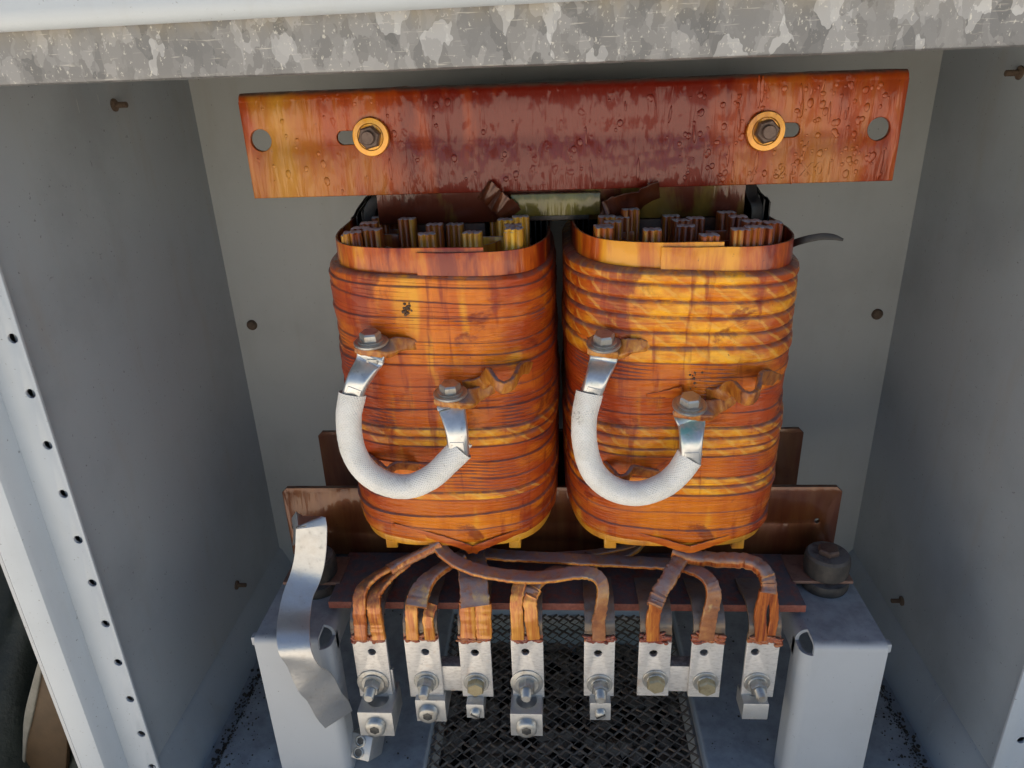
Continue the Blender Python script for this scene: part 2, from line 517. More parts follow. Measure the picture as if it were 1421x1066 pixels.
# ------------------------------------------------------------------ mesh helpers
class MB:
    def __init__(self):
        self.v, self.f, self.mi = [], [], []
        self.uv = {}
        self.attrs = {}

    def add(self, verts, faces, mi=0):
        k = len(self.v)
        self.v += [Vector(p) for p in verts]
        for f in faces:
            self.f.append(tuple(i + k for i in f))
            self.mi.append(mi)
        return k

    def box(self, a, b, bevel=0.0, mi=0, mat=None, seg=2):
        bm = bmesh.new()
        bmesh.ops.create_cube(bm, size=1)
        a, b = Vector(a), Vector(b)
        for v in bm.verts:
            v.co = Vector([(a[i] + b[i]) / 2 + v.co[i] * abs(b[i] - a[i]) for i in range(3)])
        if bevel:
            bmesh.ops.bevel(bm, geom=bm.edges[:], offset=bevel, segments=seg, profile=.5, affect='EDGES')
        self.bm(bm, mat, mi)
        return self

    def bm(self, bm, mat=None, mi=0):
        bm.verts.index_update()
        self.add([(mat @ v.co) if mat else v.co for v in bm.verts], [[v.index for v in f.verts] for f in bm.faces], mi)
        bm.free()

    def lathe(self, prof, o, d, seg=28, ref=None, mi=0, close=False):
        """profile [(radius, height)...] turned round axis d from o"""
        d = Vector(d).normalized()
        ref = Vector(ref) if ref else (Vector((0, 0, 1)) if abs(d.z) < .9 else Vector((1, 0, 0)))
        x = (ref - d * ref.dot(d)).normalized()
        y = d.cross(x)
        vs, fs = [], []
        for r, h in prof:
            for k in range(seg):
                a = 2 * PI * k / seg
                vs.append(Vector(o) + d * h + (x * math.cos(a) + y * math.sin(a)) * r)
        for i in range(len(prof) - 1):
            for k in range(seg):
                k2 = (k + 1) % seg
                fs.append((i * seg + k, i * seg + k2, (i + 1) * seg + k2, (i + 1) * seg + k))
        fs.append(tuple(reversed(range(seg))))
        n = (len(prof) - 1) * seg
        fs.append(tuple(n + k for k in range(seg)))
        self.add(vs, fs, mi)
        return self

    def sweep(self, path, secs, closed_ends=True, mi=0):
        """path: list of (point, u axis, v axis); secs: list of section outlines [(a,b)...]"""
        n = len(secs[0])
        vs, fs = [], []
        for (p, u, v), s in zip(path, secs):
            for a, b in s:
                vs.append(p + u * a + v * b)
        for i in range(len(path) - 1):
            for k in range(n):
                k2 = (k + 1) % n
                fs.append((i * n + k, i * n + k2, (i + 1) * n + k2, (i + 1) * n + k))
        if closed_ends:
            fs.append(tuple(reversed(range(n))))
            fs.append(tuple((len(path) - 1) * n + k for k in range(n)))
        return self.add(vs, fs, mi)

    def build(self, name, mat, parent=None, origin=None, sharp=35, kind=None):
        me = bpy.data.meshes.new(name)
        org = Vector(origin) if origin is not None else (root_of(parent) if parent else Vector((0, 0, 0)))
        me.from_pydata([tuple(p - org) for p in self.v], [], self.f)
        mats = mat if isinstance(mat, (list, tuple)) else [mat]
        for m in mats:
            me.materials.append(MAT[m])
        if len(mats) > 1:
            me.polygons.foreach_set('material_index', self.mi)
        me.validate()
        bm = bmesh.new()
        bm.from_mesh(me)
        bmesh.ops.recalc_face_normals(bm, faces=bm.faces)
        bm.to_mesh(me)
        bm.free()
        me.polygons.foreach_set('use_smooth', [True] * len(me.polygons))
        if sharp:
            me.set_sharp_from_angle(angle=math.radians(sharp))
        o = bpy.data.objects.new(name, me)
        COL.objects.link(o)
        if parent:
            o.parent = parent
        else:
            o.location = org
        if kind:
            o['kind'] = kind
        return o


def root_of(o):
    while o.parent:
        o = o.parent
    return Vector(o.location)


def thing(name, label, cat, loc, group=None):
    o = bpy.data.objects.new(name, None)
    o.empty_display_size = .02
    COL.objects.link(o)
    o.location = loc
    o['label'] = label
    o['category'] = cat
    if group:
        o['group'] = group
    return o


def tag(o, label, cat, group=None):
    o['label'] = label
    o['category'] = cat
    if group:
        o['group'] = group
    return o


def crom(P, n=8):
    """Catmull-Rom through vectors (any dimension)"""
    P = [np.array(p, float) for p in P]
    P = [2 * P[0] - P[1]] + P + [2 * P[-1] - P[-2]]
    out = []
    for i in range(1, len(P) - 2):
        for k in range(n):
            t = k / n
            a, b, c, d = P[i - 1:i + 3]
            out.append(.5 * (2 * b + (c - a) * t + (2 * a - 5 * b + 4 * c - d) * t * t + (3 * b - a - 3 * c + d) * t ** 3))
    out.append(P[-2])
    return out


def rrect(w, t, r, seg=3):
    """rounded rectangle outline"""
    r = min(r, w / 2 - 1e-5, t / 2 - 1e-5)
    o = []
    for cx, cy, a0 in ((w / 2 - r, t / 2 - r, 0), (-w / 2 + r, t / 2 - r, PI / 2), (-w / 2 + r, -t / 2 + r, PI), (w / 2 - r, -t / 2 + r, 1.5 * PI)):
        for k in range(seg + 1):
            a = a0 + PI / 2 * k / seg
            o.append((cx + r * math.cos(a), cy + r * math.sin(a)))
    return o


def ribbon(mb, pts, wdirs, w, t, r=None, n=8, wob=0.0, ws=None, mi=0, edge=False):
    """flat strip swept through pts; wdirs gives the direction of its width at each point"""
    m = len(pts)
    ws = ws or [(w, t)] * m
    rows = [list(p) + list(d) + list(s) for p, d, s in zip(pts, wdirs, ws)]
    S = crom(rows, n)
    path, secs = [], []
    for i, row in enumerate(S):
        p = Vector(row[:3])
        a = Vector(S[max(0, i - 1)][:3])
        b = Vector(S[min(len(S) - 1, i + 1)][:3])
        tg = (b - a).normalized()
        u = Vector(row[3:6])
        u = (u - tg * u.dot(tg)).normalized()
        v = tg.cross(u)
        if wob:
            p = p + Vector(rng.normal(0, wob, 3))
        path.append((p, u, v))
        ww, tt = row[6], row[7]
        if wob:
            ww *= 1 + rng.normal(0, .03)
        secs.append(rrect(ww, tt, r if r is not None else tt * .30))
    k0 = len(mb.mi)
    mb.sweep(path, secs, mi=mi)
    if edge:
        for q in range((len(path) - 1) * 16):
            if q % 16 in (7, 15):
                mb.mi[k0 + q] = 1
    return mb


def tube_mesh(pts, radius, n=10, seg=24, wob=0.0, radii=None):
    """round tube with metre UVs (u round, v along); returns verts, faces, uvs"""
    rr = radii or [radius] * len(pts)
    S = crom([list(p) + [r] for p, r in zip(pts, rr)], n)
    vs, fs, uvs = [], [], []
    ref = Vector((0, -1, .2)).normalized()
    L = 0
    for i, row in enumerate(S):
        p = Vector(row[:3])
        a = Vector(S[max(0, i - 1)][:3])
        b = Vector(S[min(len(S) - 1, i + 1)][:3])
        tg = (b - a).normalized()
        if i:
            L += (p - Vector(S[i - 1][:3])).length
        u = (ref - tg * ref.dot(tg)).normalized()
        ref = u
        v = tg.cross(u)
        for k in range(seg + 1):
            an = 2 * PI * k / seg
            r = row[3] * (1 + wob * math.sin(3 * an + i * .21) + (rng.normal(0, wob * .5) if 0 < k < seg else 0))
            vs.append(p + (u * math.cos(an) + v * math.sin(an)) * r)
            uvs.append((2 * PI * row[3] * k / seg, L))
    w = seg + 1
    for i in range(len(S) - 1):
        for k in range(seg):
            fs.append((i * w + k, i * w + k + 1, (i + 1) * w + k + 1, (i + 1) * w + k))
    return vs, fs, uvs


def raw(name, vs, fs, mat, parent=None, uvs=None, attrs=None, origin=None, sharp=None, kind=None):
    me = bpy.data.meshes.new(name)
    org = Vector(origin) if origin is not None else (root_of(parent) if parent else Vector((0, 0, 0)))
    V = np.array(vs, float) - np.array(org)
    me.from_pydata(V.tolist(), [], fs)
    me.materials.append(MAT[mat])
    if uvs is not None:
        lay = me.uv_layers.new(name='UVMap')
        li = np.empty(len(me.loops), np.int32)
        me.loops.foreach_get('vertex_index', li)
        lay.data.foreach_set('uv', np.array(uvs, np.float32)[li].ravel())
    for k, a in (attrs or {}).items():
        at_ = me.attributes.new(k, 'FLOAT', 'POINT')
        at_.data.foreach_set('value', np.array(a, np.float32))
    me.polygons.foreach_set('use_smooth', [True] * len(me.polygons))
    if sharp:
        me.set_sharp_from_angle(angle=math.radians(sharp))
    o = bpy.data.objects.new(name, me)
    COL.objects.link(o)
    if parent:
        o.parent = parent
    else:
        o.location = org
    if kind:
        o['kind'] = kind
    return o


def plate(mb, outline, holes, thick, mat, bevel=.0004, mi=0):
    """flat plate in local xy with real holes [(x, y, r, stretch)], thickness along local z"""
    cu = bpy.data.curves.new('tmp', 'CURVE')
    cu.dimensions = '2D'
    cu.fill_mode = 'BOTH'
    cu.extrude = thick / 2 - bevel
    cu.bevel_depth = bevel
    cu.bevel_resolution = 1

    def poly(pts):
        s = cu.splines.new('POLY')
        s.points.add(len(pts) - 1)
        for q, p in zip(s.points, pts):
            q.co = (p[0], p[1], 0, 1)
        s.use_cyclic_u = True
    poly(outline)
    for h in holes:
        x, y, r = h[:3]
        e = h[3] if len(h) > 3 else 0
        pts = []
        for k in range(32):
            a = 2 * PI * k / 32
            pts.append((x + r * math.cos(a) + (e if math.cos(a) > 0 else -e), y + r * math.sin(a)))
        poly(list(reversed(pts)))
    ob = bpy.data.objects.new('tmp', cu)
    COL.objects.link(ob)
    bpy.context.view_layer.update()
    dg = bpy.context.evaluated_depsgraph_get()
    me = bpy.data.meshes.new_from_object(ob.evaluated_get(dg))
    bm = bmesh.new()
    bm.from_mesh(me)
    bmesh.ops.remove_doubles(bm, verts=bm.verts, dist=1e-6)
    mb.bm(bm, mat, mi)
    bpy.data.objects.remove(ob)
    bpy.data.curves.remove(cu)
    bpy.data.meshes.remove(me)


def xz(o):
    """local xy plate -> world XZ plane (facing -Y) at o"""
    return Matrix(((1, 0, 0, o[0]), (0, 0, -1, o[1]), (0, 1, 0, o[2]), (0, 0, 0, 1)))


def hexbolt(mb, o, d, r, h, mi=0, ref=None):
    mb.lathe([(r * .98, 0), (r, h * .1), (r, h * .78), (r * .86, h)], o, d, seg=6, ref=ref, mi=mi)


def washer(mb, o, d, r, h, mi=0):
    mb.lathe([(r * .97, 0), (r, h * .3), (r, h * .75), (r * .94, h)], o, d, seg=32, mi=mi)


def thread(r, h0, h1, pitch=.0011, dep=.0005):
    n = max(2, int((h1 - h0) / pitch))
    out = []
    for i in range(n):
        z = h0 + (h1 - h0) * i / n
        out += [(r - dep, z), (r, z + (h1 - h0) / n * .5)]
    out.append((r - dep, h1))
    return out


def vnoise(x, y, seed=0):
    """smooth value noise on arrays"""
    tab = np.random.default_rng(seed).random((256, 256))
    xi, yi = np.floor(x).astype(int), np.floor(y).astype(int)
    fx, fy = x - xi, y - yi
    fx, fy = fx * fx * (3 - 2 * fx), fy * fy * (3 - 2 * fy)
    g = lambda a, b: tab[a % 256, b % 256]
    return (g(xi, yi) * (1 - fx) + g(xi + 1, yi) * fx) * (1 - fy) + (g(xi, yi + 1) * (1 - fx) + g(xi + 1, yi + 1) * fx) * fy


# ------------------------------------------------------------------ ground
g_ = MB()
NG = 24
ext = 3000
g_.add([(-ext, -ext, -.16), (ext, -ext, -.16), (ext, ext, -.16), (-ext, ext, -.16)], [(0, 1, 2, 3)])
g_.build('ground', 'ground', kind='structure', sharp=None)
s_ = MB()
s_.add([(-.30, -.27, -.152), (.30, -.27, -.152), (.30, .30, -.152), (-.30, .30, -.152)], [(0, 1, 2, 3)])
s_.build('soil', 'soil', kind='structure', sharp=None)
# gravel under the expanded metal
gr = MB()
for i in range(2200):
    bm = bmesh.new()
    bmesh.ops.create_icosphere(bm, subdivisions=1, radius=1)
    r = random.uniform(.004, .0095)
    sx, sy, sz = r * random.uniform(.7, 1.3), r * random.uniform(.7, 1.3), r * random.uniform(.5, .9)
    for v in bm.verts:
        k = 1 + random.uniform(-.22, .22)
        v.co = Vector((v.co.x * sx * k, v.co.y * sy * k, v.co.z * sz * k))
    q = Matrix.Rotation(random.uniform(0, 6.3), 4, 'Z')
    x, y = random.uniform(-.20, .20), random.uniform(-.26, .20)
    gr.bm(bm, Matrix.Translation((x, y, -.148 + random.uniform(0, .012))) @ q)
gr.build('gravel', 'stone', kind='stuff', sharp=25)

# ------------------------------------------------------------------ cabinet
XL, XR, YF = -.320, .320, -.285
ZF = -.035      # floor rails
cab = thing('cabinet', 'open pale grey steel cabinet with galvanised lintel and dusty floor around the transformer', 'cabinet', (0, -.14, -.15))
ZT = .60
ZS = 1.0        # top of the outer shell, carried up unseen to shade the ground
m = MB().box((XL, 0, -.165), (XR, .003, ZT))
back = m.build('back_panel', 'paint_back_shaded', cab)
sides = []
for sx in (-1, 1):
    x = XL if sx < 0 else XR
    m = MB().box((x, YF + .004, -.15), (x + sx * .003, .003, ZT))
    sides.append(m.build('side_panel', 'paint_wall_shaded', cab))
    # turned-in lip where wall meets floor
    m = MB()
    prof = [(x, .002), (x - sx * .003, -.001), (x - sx * .0165, ZF + .001), (x - sx * .018, ZF - .0025), (x - sx * .034, ZF - .003), (x - sx * .034, ZF - .006), (x, ZF - .006)]
    vs = [(a, YF, z) for a, z in prof] + [(a, -.0, z) for a, z in prof]
    n = len(prof)
    m.add(vs, [(i, (i + 1) % n, n + (i + 1) % n, n + i) for i in range(n)] + [tuple(range(n)), tuple(range(n, 2 * n))])
    m.build('wall_lip', 'paint_wall_shaded', cab, sharp=50)
# back floor strip
MB().box((XL + .019, -.055, ZF - .0175), (XR - .019, -.0005, ZF - .0005), .001).build('floor_strip', 'paint', cab)
# floor rails either side of the expanded metal
for a, b in ((-.2905, -.1135), (.1190, .2925)):
    m = MB()
    inner = b if a < 0 else a
    sg = 1 if a < 0 else -1
    m.box((a, YF, ZF - .018), (b, -.056, ZF), .003, seg=3)
    m.build('floor_rail', 'paint', cab)
    m = MB().box((inner - .002, YF, ZF - .050), (inner + .002, -.056, ZF - .0185), .0008)
    m.build('rail_flange', 'paint', cab)
# unseen high roof for shade, lintel and painted skirt
MB().box((-.372, -.300, ZT + .001), (.372, .003, ZT + .006)).build('shelf_panel', 'paint_wall_shaded', cab)
MB().box((-.42, -.34, ZS + .013), (.42, .02, ZS + .018)).build('shade_roof_panel', 'paint', cab)  # added above the view to lengthen the cabinet's shadow
MB().box((-.372, .0035, -.15), (.372, .006, ZS + .012)).build('outer_back', 'paint', cab)  # reaches up past the view for the same shadow
yl = -.318
zb = .4946
m = MB()
prof = [(-.262, zb + .0002), (-.262, zb + .0022), (yl + .004, zb + .0022), (yl + .002, zb + .004), (yl + .002, .56), (yl, .56), (yl, zb + .002), (yl + .0006, zb + .0006), (yl + .002, zb)]
N = 160
vs, fs = [], []
for i in range(N + 1):
    x = -.40 + .80 * i / N
    dz = .00012 * math.sin(i * .37) * math.sin(i * .11) + (rng.normal(0, .00012) if rng.random() < .2 else 0)
    for j, (y, z) in enumerate(prof):
        vs.append((x, y, z + (dz if z < .5 else 0)))
n = len(prof)
for i in range(N):
    for j in range(n):
        j2 = (j + 1) % n
        fs.append((i * n + j, i * n + j2, (i + 1) * n + j2, (i + 1) * n + j))
m.add(vs, fs)
m.build('lintel', 'galv', cab)
# painted skirt of the roof, rolled under at its lower edge
ys = -.327
za, zc = at(0, 44, Y=ys).z, at(720, 5, Y=ys).z
xa, xc = at(0, 44, Y=ys).x, at(720, 5, Y=ys).x
vs, fs = [], []
for i in range(2):
    x = -.42 + .84 * i
    z0 = za + (x - xa) * (zc - za) / (xc - xa)
    pr = [(ys + .006, z0 + .003)] + [(ys + .004 - .007 * math.sin(a), z0 + .008 - .008 * math.cos(a)) for a in [k * PI / 16 for k in range(9)]] + [(ys - .0035, z0 + .03), (ys - .006, ZS + .012), (ys + .006, ZS + .012)]
    for y, z in pr:
        vs.append((x, y, z))
n = len(pr)
fs = [(i, (i + 1) % n, n + (i + 1) % n, n + i) for i in range(n)] + [tuple(range(n)), tuple(range(n, 2 * n))]
m = MB()
m.add(vs, fs)
m.build('roof_skirt', 'paint_post', cab, sharp=50)
# door posts: drilled inner flange, step, outer flange
hole_px = [(14, 470), (41, 547), (64, 619), (88, 687), (109, 750), (130, 810), (149, 866), (167, 920), (184, 971), (200, 1020), (215, 1064)]
hz = [at(*p, Y=-.286).z for p in hole_px]
dz = (hz[0] - hz[6]) / 6
zs = [hz[0] + dz * k for k in range(2, -14, -1)]
for sx in (-1, 1):
    xi = -.3155 if sx < 0 else .3105
    hx = (at(88, 687, Y=-.286).x) if sx < 0 else .3235
    o = MB()
    zlo, zhi = -.15, .494
    w = .0235
    x0, x1 = (xi - w, xi) if sx < 0 else (xi, xi + w)
    off = 0 if sx < 0 else .011
    plate(o, [(x0, zlo), (x1, zlo), (x1, zhi), (x0, zhi)], [(hx, z + off, .0034) for z in zs if zlo < z + off < zhi - .01], .0022, xz((0, -.2849, 0)))
    prof = [(x0 if sx < 0 else x1, -.2838), (xi + sx * .0265, -.3000), (xi + sx * .0285, -.3030), (xi + sx * .0440, -.3045), (xi + sx * .0462, -.3030), (xi + sx * .0462, -.2600),
            (xi + sx * .0440, -.2600), (xi + sx * .0440, -.3022), (xi + sx * .0295, -.3006), (xi + sx * .0283, -.2985), ((x0 if sx < 0 else x1) + sx * .0016, -.2832)]
    vs = [(x, y, zlo) for x, y in prof] + [(x, y, zhi) for x, y in prof]
    n = len(prof)
    o.add(vs, [(i, (i + 1) % n, n + (i + 1) % n, n + i) for i in range(n)] + [tuple(range(n)), tuple(range(n, 2 * n))])
    o.build('door_post', 'paint_post', cab, sharp=40)
    MB().box((xi + sx * .0465, -.303, -.15), (xi + sx * .049, .003, ZS + .012)).build('outer_panel', 'paint', cab)
MB().box((-.36, -.3005, -.15), (.36, -.2985, -.118)).build('plinth', 'paint', cab)
# expanded metal
m = MB()
px_, py_ = .0118, .0205
cols = int(.234 / px_)
for i in range(cols + 1):
    for s in (-1, 1):
        pts = []
        for j in range(29):
            y = -.300 + .262 * 0 + j * py_ / 2
            if y > -.05:
                break
            x = -.1140 + i * px_ + s * ((j % 2) - .5) * px_
            pts.append(Vector((x, y, ZF - .010 + (.0012 if j % 2 else -.0012) * s)))
        for a, b in zip(pts[:-1], pts[1:]):
            d = (b - a).normalized()
            u = d.cross(Vector((0, 0, 1))).normalized()
            v = Vector((0, 0, 1)) + u * .6 * s
            v.normalize()
            uu = d.cross(v)
            m.sweep([(a, uu, v), (b, uu, v)], [[(.0004, .0010), (-.0004, .0010), (-.0004, -.0010), (.0004, -.0010)]] * 2, closed_ends=False)
m.build('mesh_grille', 'meshsteel', cab, sharp=None)
# screws on the walls
for (px, py, kw, d, par) in ((350, 451, dict(Y=0), (0, -1, 0), back), (1217, 436, dict(Y=0), (0, -1, 0), back), (1217, 752, dict(Y=0), (0, -1, 0), back),
                             (158, 146, dict(X=XL), (1, 0, 0), sides[0]), (328, 812, dict(X=XL), (1, 0, 0), sides[0]),
                             (1416, 101, dict(X=XR), (-1, 0, 0), sides[1]), (1252, 834, dict(X=XR), (-1, 0, 0), sides[1])):
    p = at(px, py, **kw)
    m = MB()
    L = .0035 if 'Y' in kw else .010
    if L < .005:
        m.lathe([(.0052, 0), (.0052, .0012), (.004, .003), (.0015, .0038)], p, d, 20)
    else:
        m.lathe(thread(.0022, 0, L), p, d, 12)
        m.lathe([(.0045, 0), (.0045, .0012), (.003, .002)], p, d, 14)
    m.build('screw', 'rusty', par)
# dirt lying in the corners and on the rails
m = MB()
for i in range(2150):
    if i < 1900:
        sx = random.choice((-1, 1))
        x = sx * (.288 + abs(random.gauss(0, .006)) - (abs(random.gauss(0, .012)) if random.random() < .4 else 0))
        if abs(x) > .302:
            continue
        y = random.uniform(-.29, -.06)
        z = ZF - .003 if (x < -.2905 or x > .2925) else ZF
    else:
        x = random.choice((random.uniform(-.288, -.12), random.uniform(.123, .29)))
        y = random.uniform(-.28, -.06)
        z = ZF
    r = min(.0022, abs(random.gauss(.0004, .0006)) + .00025)
    if z == ZF:
        r *= .6
    bm = bmesh.new()
    bmesh.ops.create_icosphere(bm, subdivisions=1, radius=r)
    for v in bm.verts:
        v.co *= 1 + random.uniform(-.3, .3)
    m.bm(bm, Matrix.Translation((x, y, z + r * .5)))
m.build('dirt', 'dirt', kind='stuff', sharp=None)

# ------------------------------------------------------------------ transformer
tr = thing('transformer', 'varnished orange twin coil transformer with red brown clamp bar and taped copper leads', 'transformer', (0, -.13, .11))
YC = -.12
# upper clamp: angle with rolled top edge
yc = -.150
zt, zb_ = .4850, .4140
tl, tr_, bl, br = at(331, 125, Y=yc), at(1261, 108, Y=yc), at(350, 268, Y=yc), at(1237, 257, Y=yc)
xl, xr = (tl.x + bl.x) / 2, (tr_.x + br.x) / 2
zb_ = (bl.z + br.z) / 2
bolt_px = ((515, 190), (1062, 182))
hole_p = ((362, 195), (1220, 179))
slot_p = ((492, 191), (1084, 181))
m = MB()
zp = .4795
holes = []
for p in hole_p:
    q = at(*p, Y=yc)
    holes.append((q.x, q.z, .0079))
for p in slot_p:
    q = at(*p, Y=yc)
    holes.append((q.x, q.z, .0052, .008))
plate(m, [(xl, zb_), (xr, zb_), (xr, zp), (xl, zp)], holes, .004, xz((0, yc + .002, 0)), bevel=.0006)
# rolled edge + top flange with lumpy hardened varnish
N = 120
arc = [(yc + .0052 - .0052 * math.cos(a), zp + .0060 * math.sin(a)) for a in [k * PI / 14 for k in range(8)]]
prof = arc + [(yc + .05, zp + .006), (yc + .05, zp + .002), (yc + .004, zp + .002), (yc + .0038, zp)]
vs, fs = [], []
for i in range(N + 1):
    x = xl + (xr - xl) * i / N
    lump = max(0, vnoise(np.array([i * .45]), np.array([3.3]), 5)[0] - .72) * .007 * (1 if i < 60 else .5)
    for j, (y, z) in enumerate(prof):
        vs.append((x, y, z + (lump * (1 if 3 <= j <= 8 else 0))))
n = len(prof)
for i in range(N):
    for j in range(n):
        j2 = (j + 1) % n
        fs.append((i * n + j, i * n + j2, (i + 1) * n + j2, (i + 1) * n + j))
fs += [tuple(range(n)), tuple(N * n + j for j in range(n))]
m.add(vs, fs)
uc = m.build('upper_clamp', 'clamp', tr, sharp=50)
for k, p in enumerate(bolt_px):
    q = at(*p, Y=yc - .001)
    w = MB()
    w.lathe([(.0128, 0), (.0130, .0008), (.0124, .0022), (.0092, .0024), (.0085, .0018)], q, (0, -1, 0), 36)
    wo = w.build('washer', 'goldwasher', uc)
    b = MB()
    hexbolt(b, q + Vector((0, -.0018, 0)), (0, -1, 0), .0080, .006, ref=(.3, 0, 1))
    b.lathe(thread(.0046, .0, .004), q + Vector((0, -.0077, 0)), (0, -1, 0), 16)
    b.build('bolt', 'oldbolt', uc)
# stamped figures, drowned in varnish
fc = bpy.data.curves.new('stamp', 'FONT')
fc.body = '23X01'
fc.size = .0125
fc.extrude = .00008
fc.bevel_depth = .0001
fc.space_character = 1.15
fo = bpy.data.objects.new('stamp', fc)
COL.objects.link(fo)
bpy.context.view_layer.update()
me = bpy.data.meshes.new_from_object(fo.evaluated_get(bpy.context.evaluated_depsgraph_get()))
bpy.data.objects.remove(fo)
q = at(1080, 246, Y=yc - .0003)
bm = bmesh.new()
bm.from_mesh(me)
m = MB()
m.bm(bm, Matrix.Translation(q) @ Matrix.Rotation(-.02, 4, 'Y') @ Matrix.Rotation(PI / 2, 4, 'X'))
m.build('stamp', 'clamp', uc)

# hardened drops and runs of varnish on the face of the bar
m = MB()
for k in range(240):
    u = random.random()
    x = xr - .006 - abs(random.gauss(0, .085)) if u < .72 else random.uniform(xl + .006, xr - .006)
    z = random.uniform(zb_ + .003, zp - .002)
    if x < xl + .004:
        continue
    if any((x - h[0]) ** 2 + (z - h[1]) ** 2 < .0135 ** 2 for h in holes) or any((x - at(*p, Y=yc).x) ** 2 + (z - at(*p, Y=yc).z) ** 2 < .0145 ** 2 for p in bolt_px):
        continue
    r = random.uniform(.0006, .0017)
    run = random.uniform(1, 2.0) if random.random() < .85 else random.uniform(3, 8)
    bm = bmesh.new()
    bmesh.ops.create_icosphere(bm, subdivisions=2, radius=1)
    for v in bm.verts:
        w_ = 1 + .25 * v.co.z * (-1 if run > 2 else .4)
        v.co = Vector((v.co.x * r * w_ * (1.3 if run < 2 else .8), v.co.y * min(.0004, r * .3), v.co.z * r * run))
    m.bm(bm, Matrix.Translation((x, yc, z)) @ Matrix.Rotation(random.gauss(0, .12), 4, 'Y'))
dr = m.build('varnish_drops', 'clamp', uc, sharp=None)
dr['kind'] = 'stuff'

# core: two yokes and two legs
MB().box((-.128, -.148, .3935), (.133, -.088, .4795), .0008).build('upper_yoke', 'core', tr)
MB().box((-.128, -.148, .1215), (.133, -.088, .171), .0008).build('lower_yoke', 'core', tr)
for cx in (-.0805, .0855):
    MB().box((cx - .030, -.1475, .1715), (cx + .030, -.0885, .393), .0008).build('core_leg', 'inner', tr)
MB().box((-.022, -.152, .3945), (.024, -.1485, .4000), .0006).build('core_packing', 'black', tr)
bq, cq = at(708, 262, Y=-.153), at(833, 298, Y=-.153)
MB().box((bq.x, -.1535, cq.z), (cq.x, -.1485, .4135), .0008).build('packing_block', 'olive', tr)
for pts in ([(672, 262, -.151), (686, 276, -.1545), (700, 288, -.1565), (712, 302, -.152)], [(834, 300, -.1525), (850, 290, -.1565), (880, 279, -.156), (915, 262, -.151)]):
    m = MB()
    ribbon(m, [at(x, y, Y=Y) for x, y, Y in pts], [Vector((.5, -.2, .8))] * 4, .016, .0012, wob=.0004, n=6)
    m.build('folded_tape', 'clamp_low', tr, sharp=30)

# lower clamps
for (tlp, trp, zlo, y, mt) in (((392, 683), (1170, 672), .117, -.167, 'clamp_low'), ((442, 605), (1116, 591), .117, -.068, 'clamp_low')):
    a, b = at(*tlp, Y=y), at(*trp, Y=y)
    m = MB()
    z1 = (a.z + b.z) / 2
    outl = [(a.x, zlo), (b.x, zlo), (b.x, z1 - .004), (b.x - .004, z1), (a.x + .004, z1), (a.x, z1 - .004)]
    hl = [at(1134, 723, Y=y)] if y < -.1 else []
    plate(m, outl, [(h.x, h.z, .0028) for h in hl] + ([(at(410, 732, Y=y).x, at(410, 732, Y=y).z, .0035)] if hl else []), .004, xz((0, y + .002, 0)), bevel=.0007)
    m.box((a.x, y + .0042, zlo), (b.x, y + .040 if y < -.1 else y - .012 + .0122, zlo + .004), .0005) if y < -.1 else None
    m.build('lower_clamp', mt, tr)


class Coil:
    def __init__(s, cx, hx, hyf, hyb, n):
        s.cx, s.hx, s.hyf, s.hyb, s.n = cx, hx, hyf, hyb, n
        th = np.linspace(0, 2 * PI, 6001)
        s.pts = s.curve(th, 0)
        d = np.linalg.norm(np.diff(s.pts, axis=0), axis=1)
        s.acc = np.concatenate([[0], np.cumsum(d)])
        s.L = s.acc[-1]
        s.th = th

    def curve(s, th, off):
        c, si = np.cos(th), np.sin(th)
        e = 2 / s.n
        hy = np.where(si < 0, s.hyf, s.hyb)
        return np.stack([s.cx + (s.hx + off) * np.sign(c) * np.abs(c) ** e, YC + (hy + off) * np.sign(si) * np.abs(si) ** e], 1)

    def at_s(s, u):
        """u in 0..1 of the girth -> theta"""
        return np.interp(u * s.L, s.acc, s.th)

    def front(s, x):
        t = np.clip(abs(x - s.cx) / s.hx, 0, .999)
        return YC - s.hyf * (1 - t ** s.n) ** (1 / s.n)

    def u_of_x(s, x):
        """girth position on the front face at world x"""
        t = np.linspace(PI, 2 * PI, 2000)
        p = s.curve(t, 0)
        return np.interp(np.interp(x, p[:, 0], t), s.th, s.acc) / s.L


coilL = Coil(-.0800, .0795, .109, .098, 3.7)
coilR = Coil(.0855, .0790, .109, .098, 3.7)
Z0, Z1 = .1735, .3755


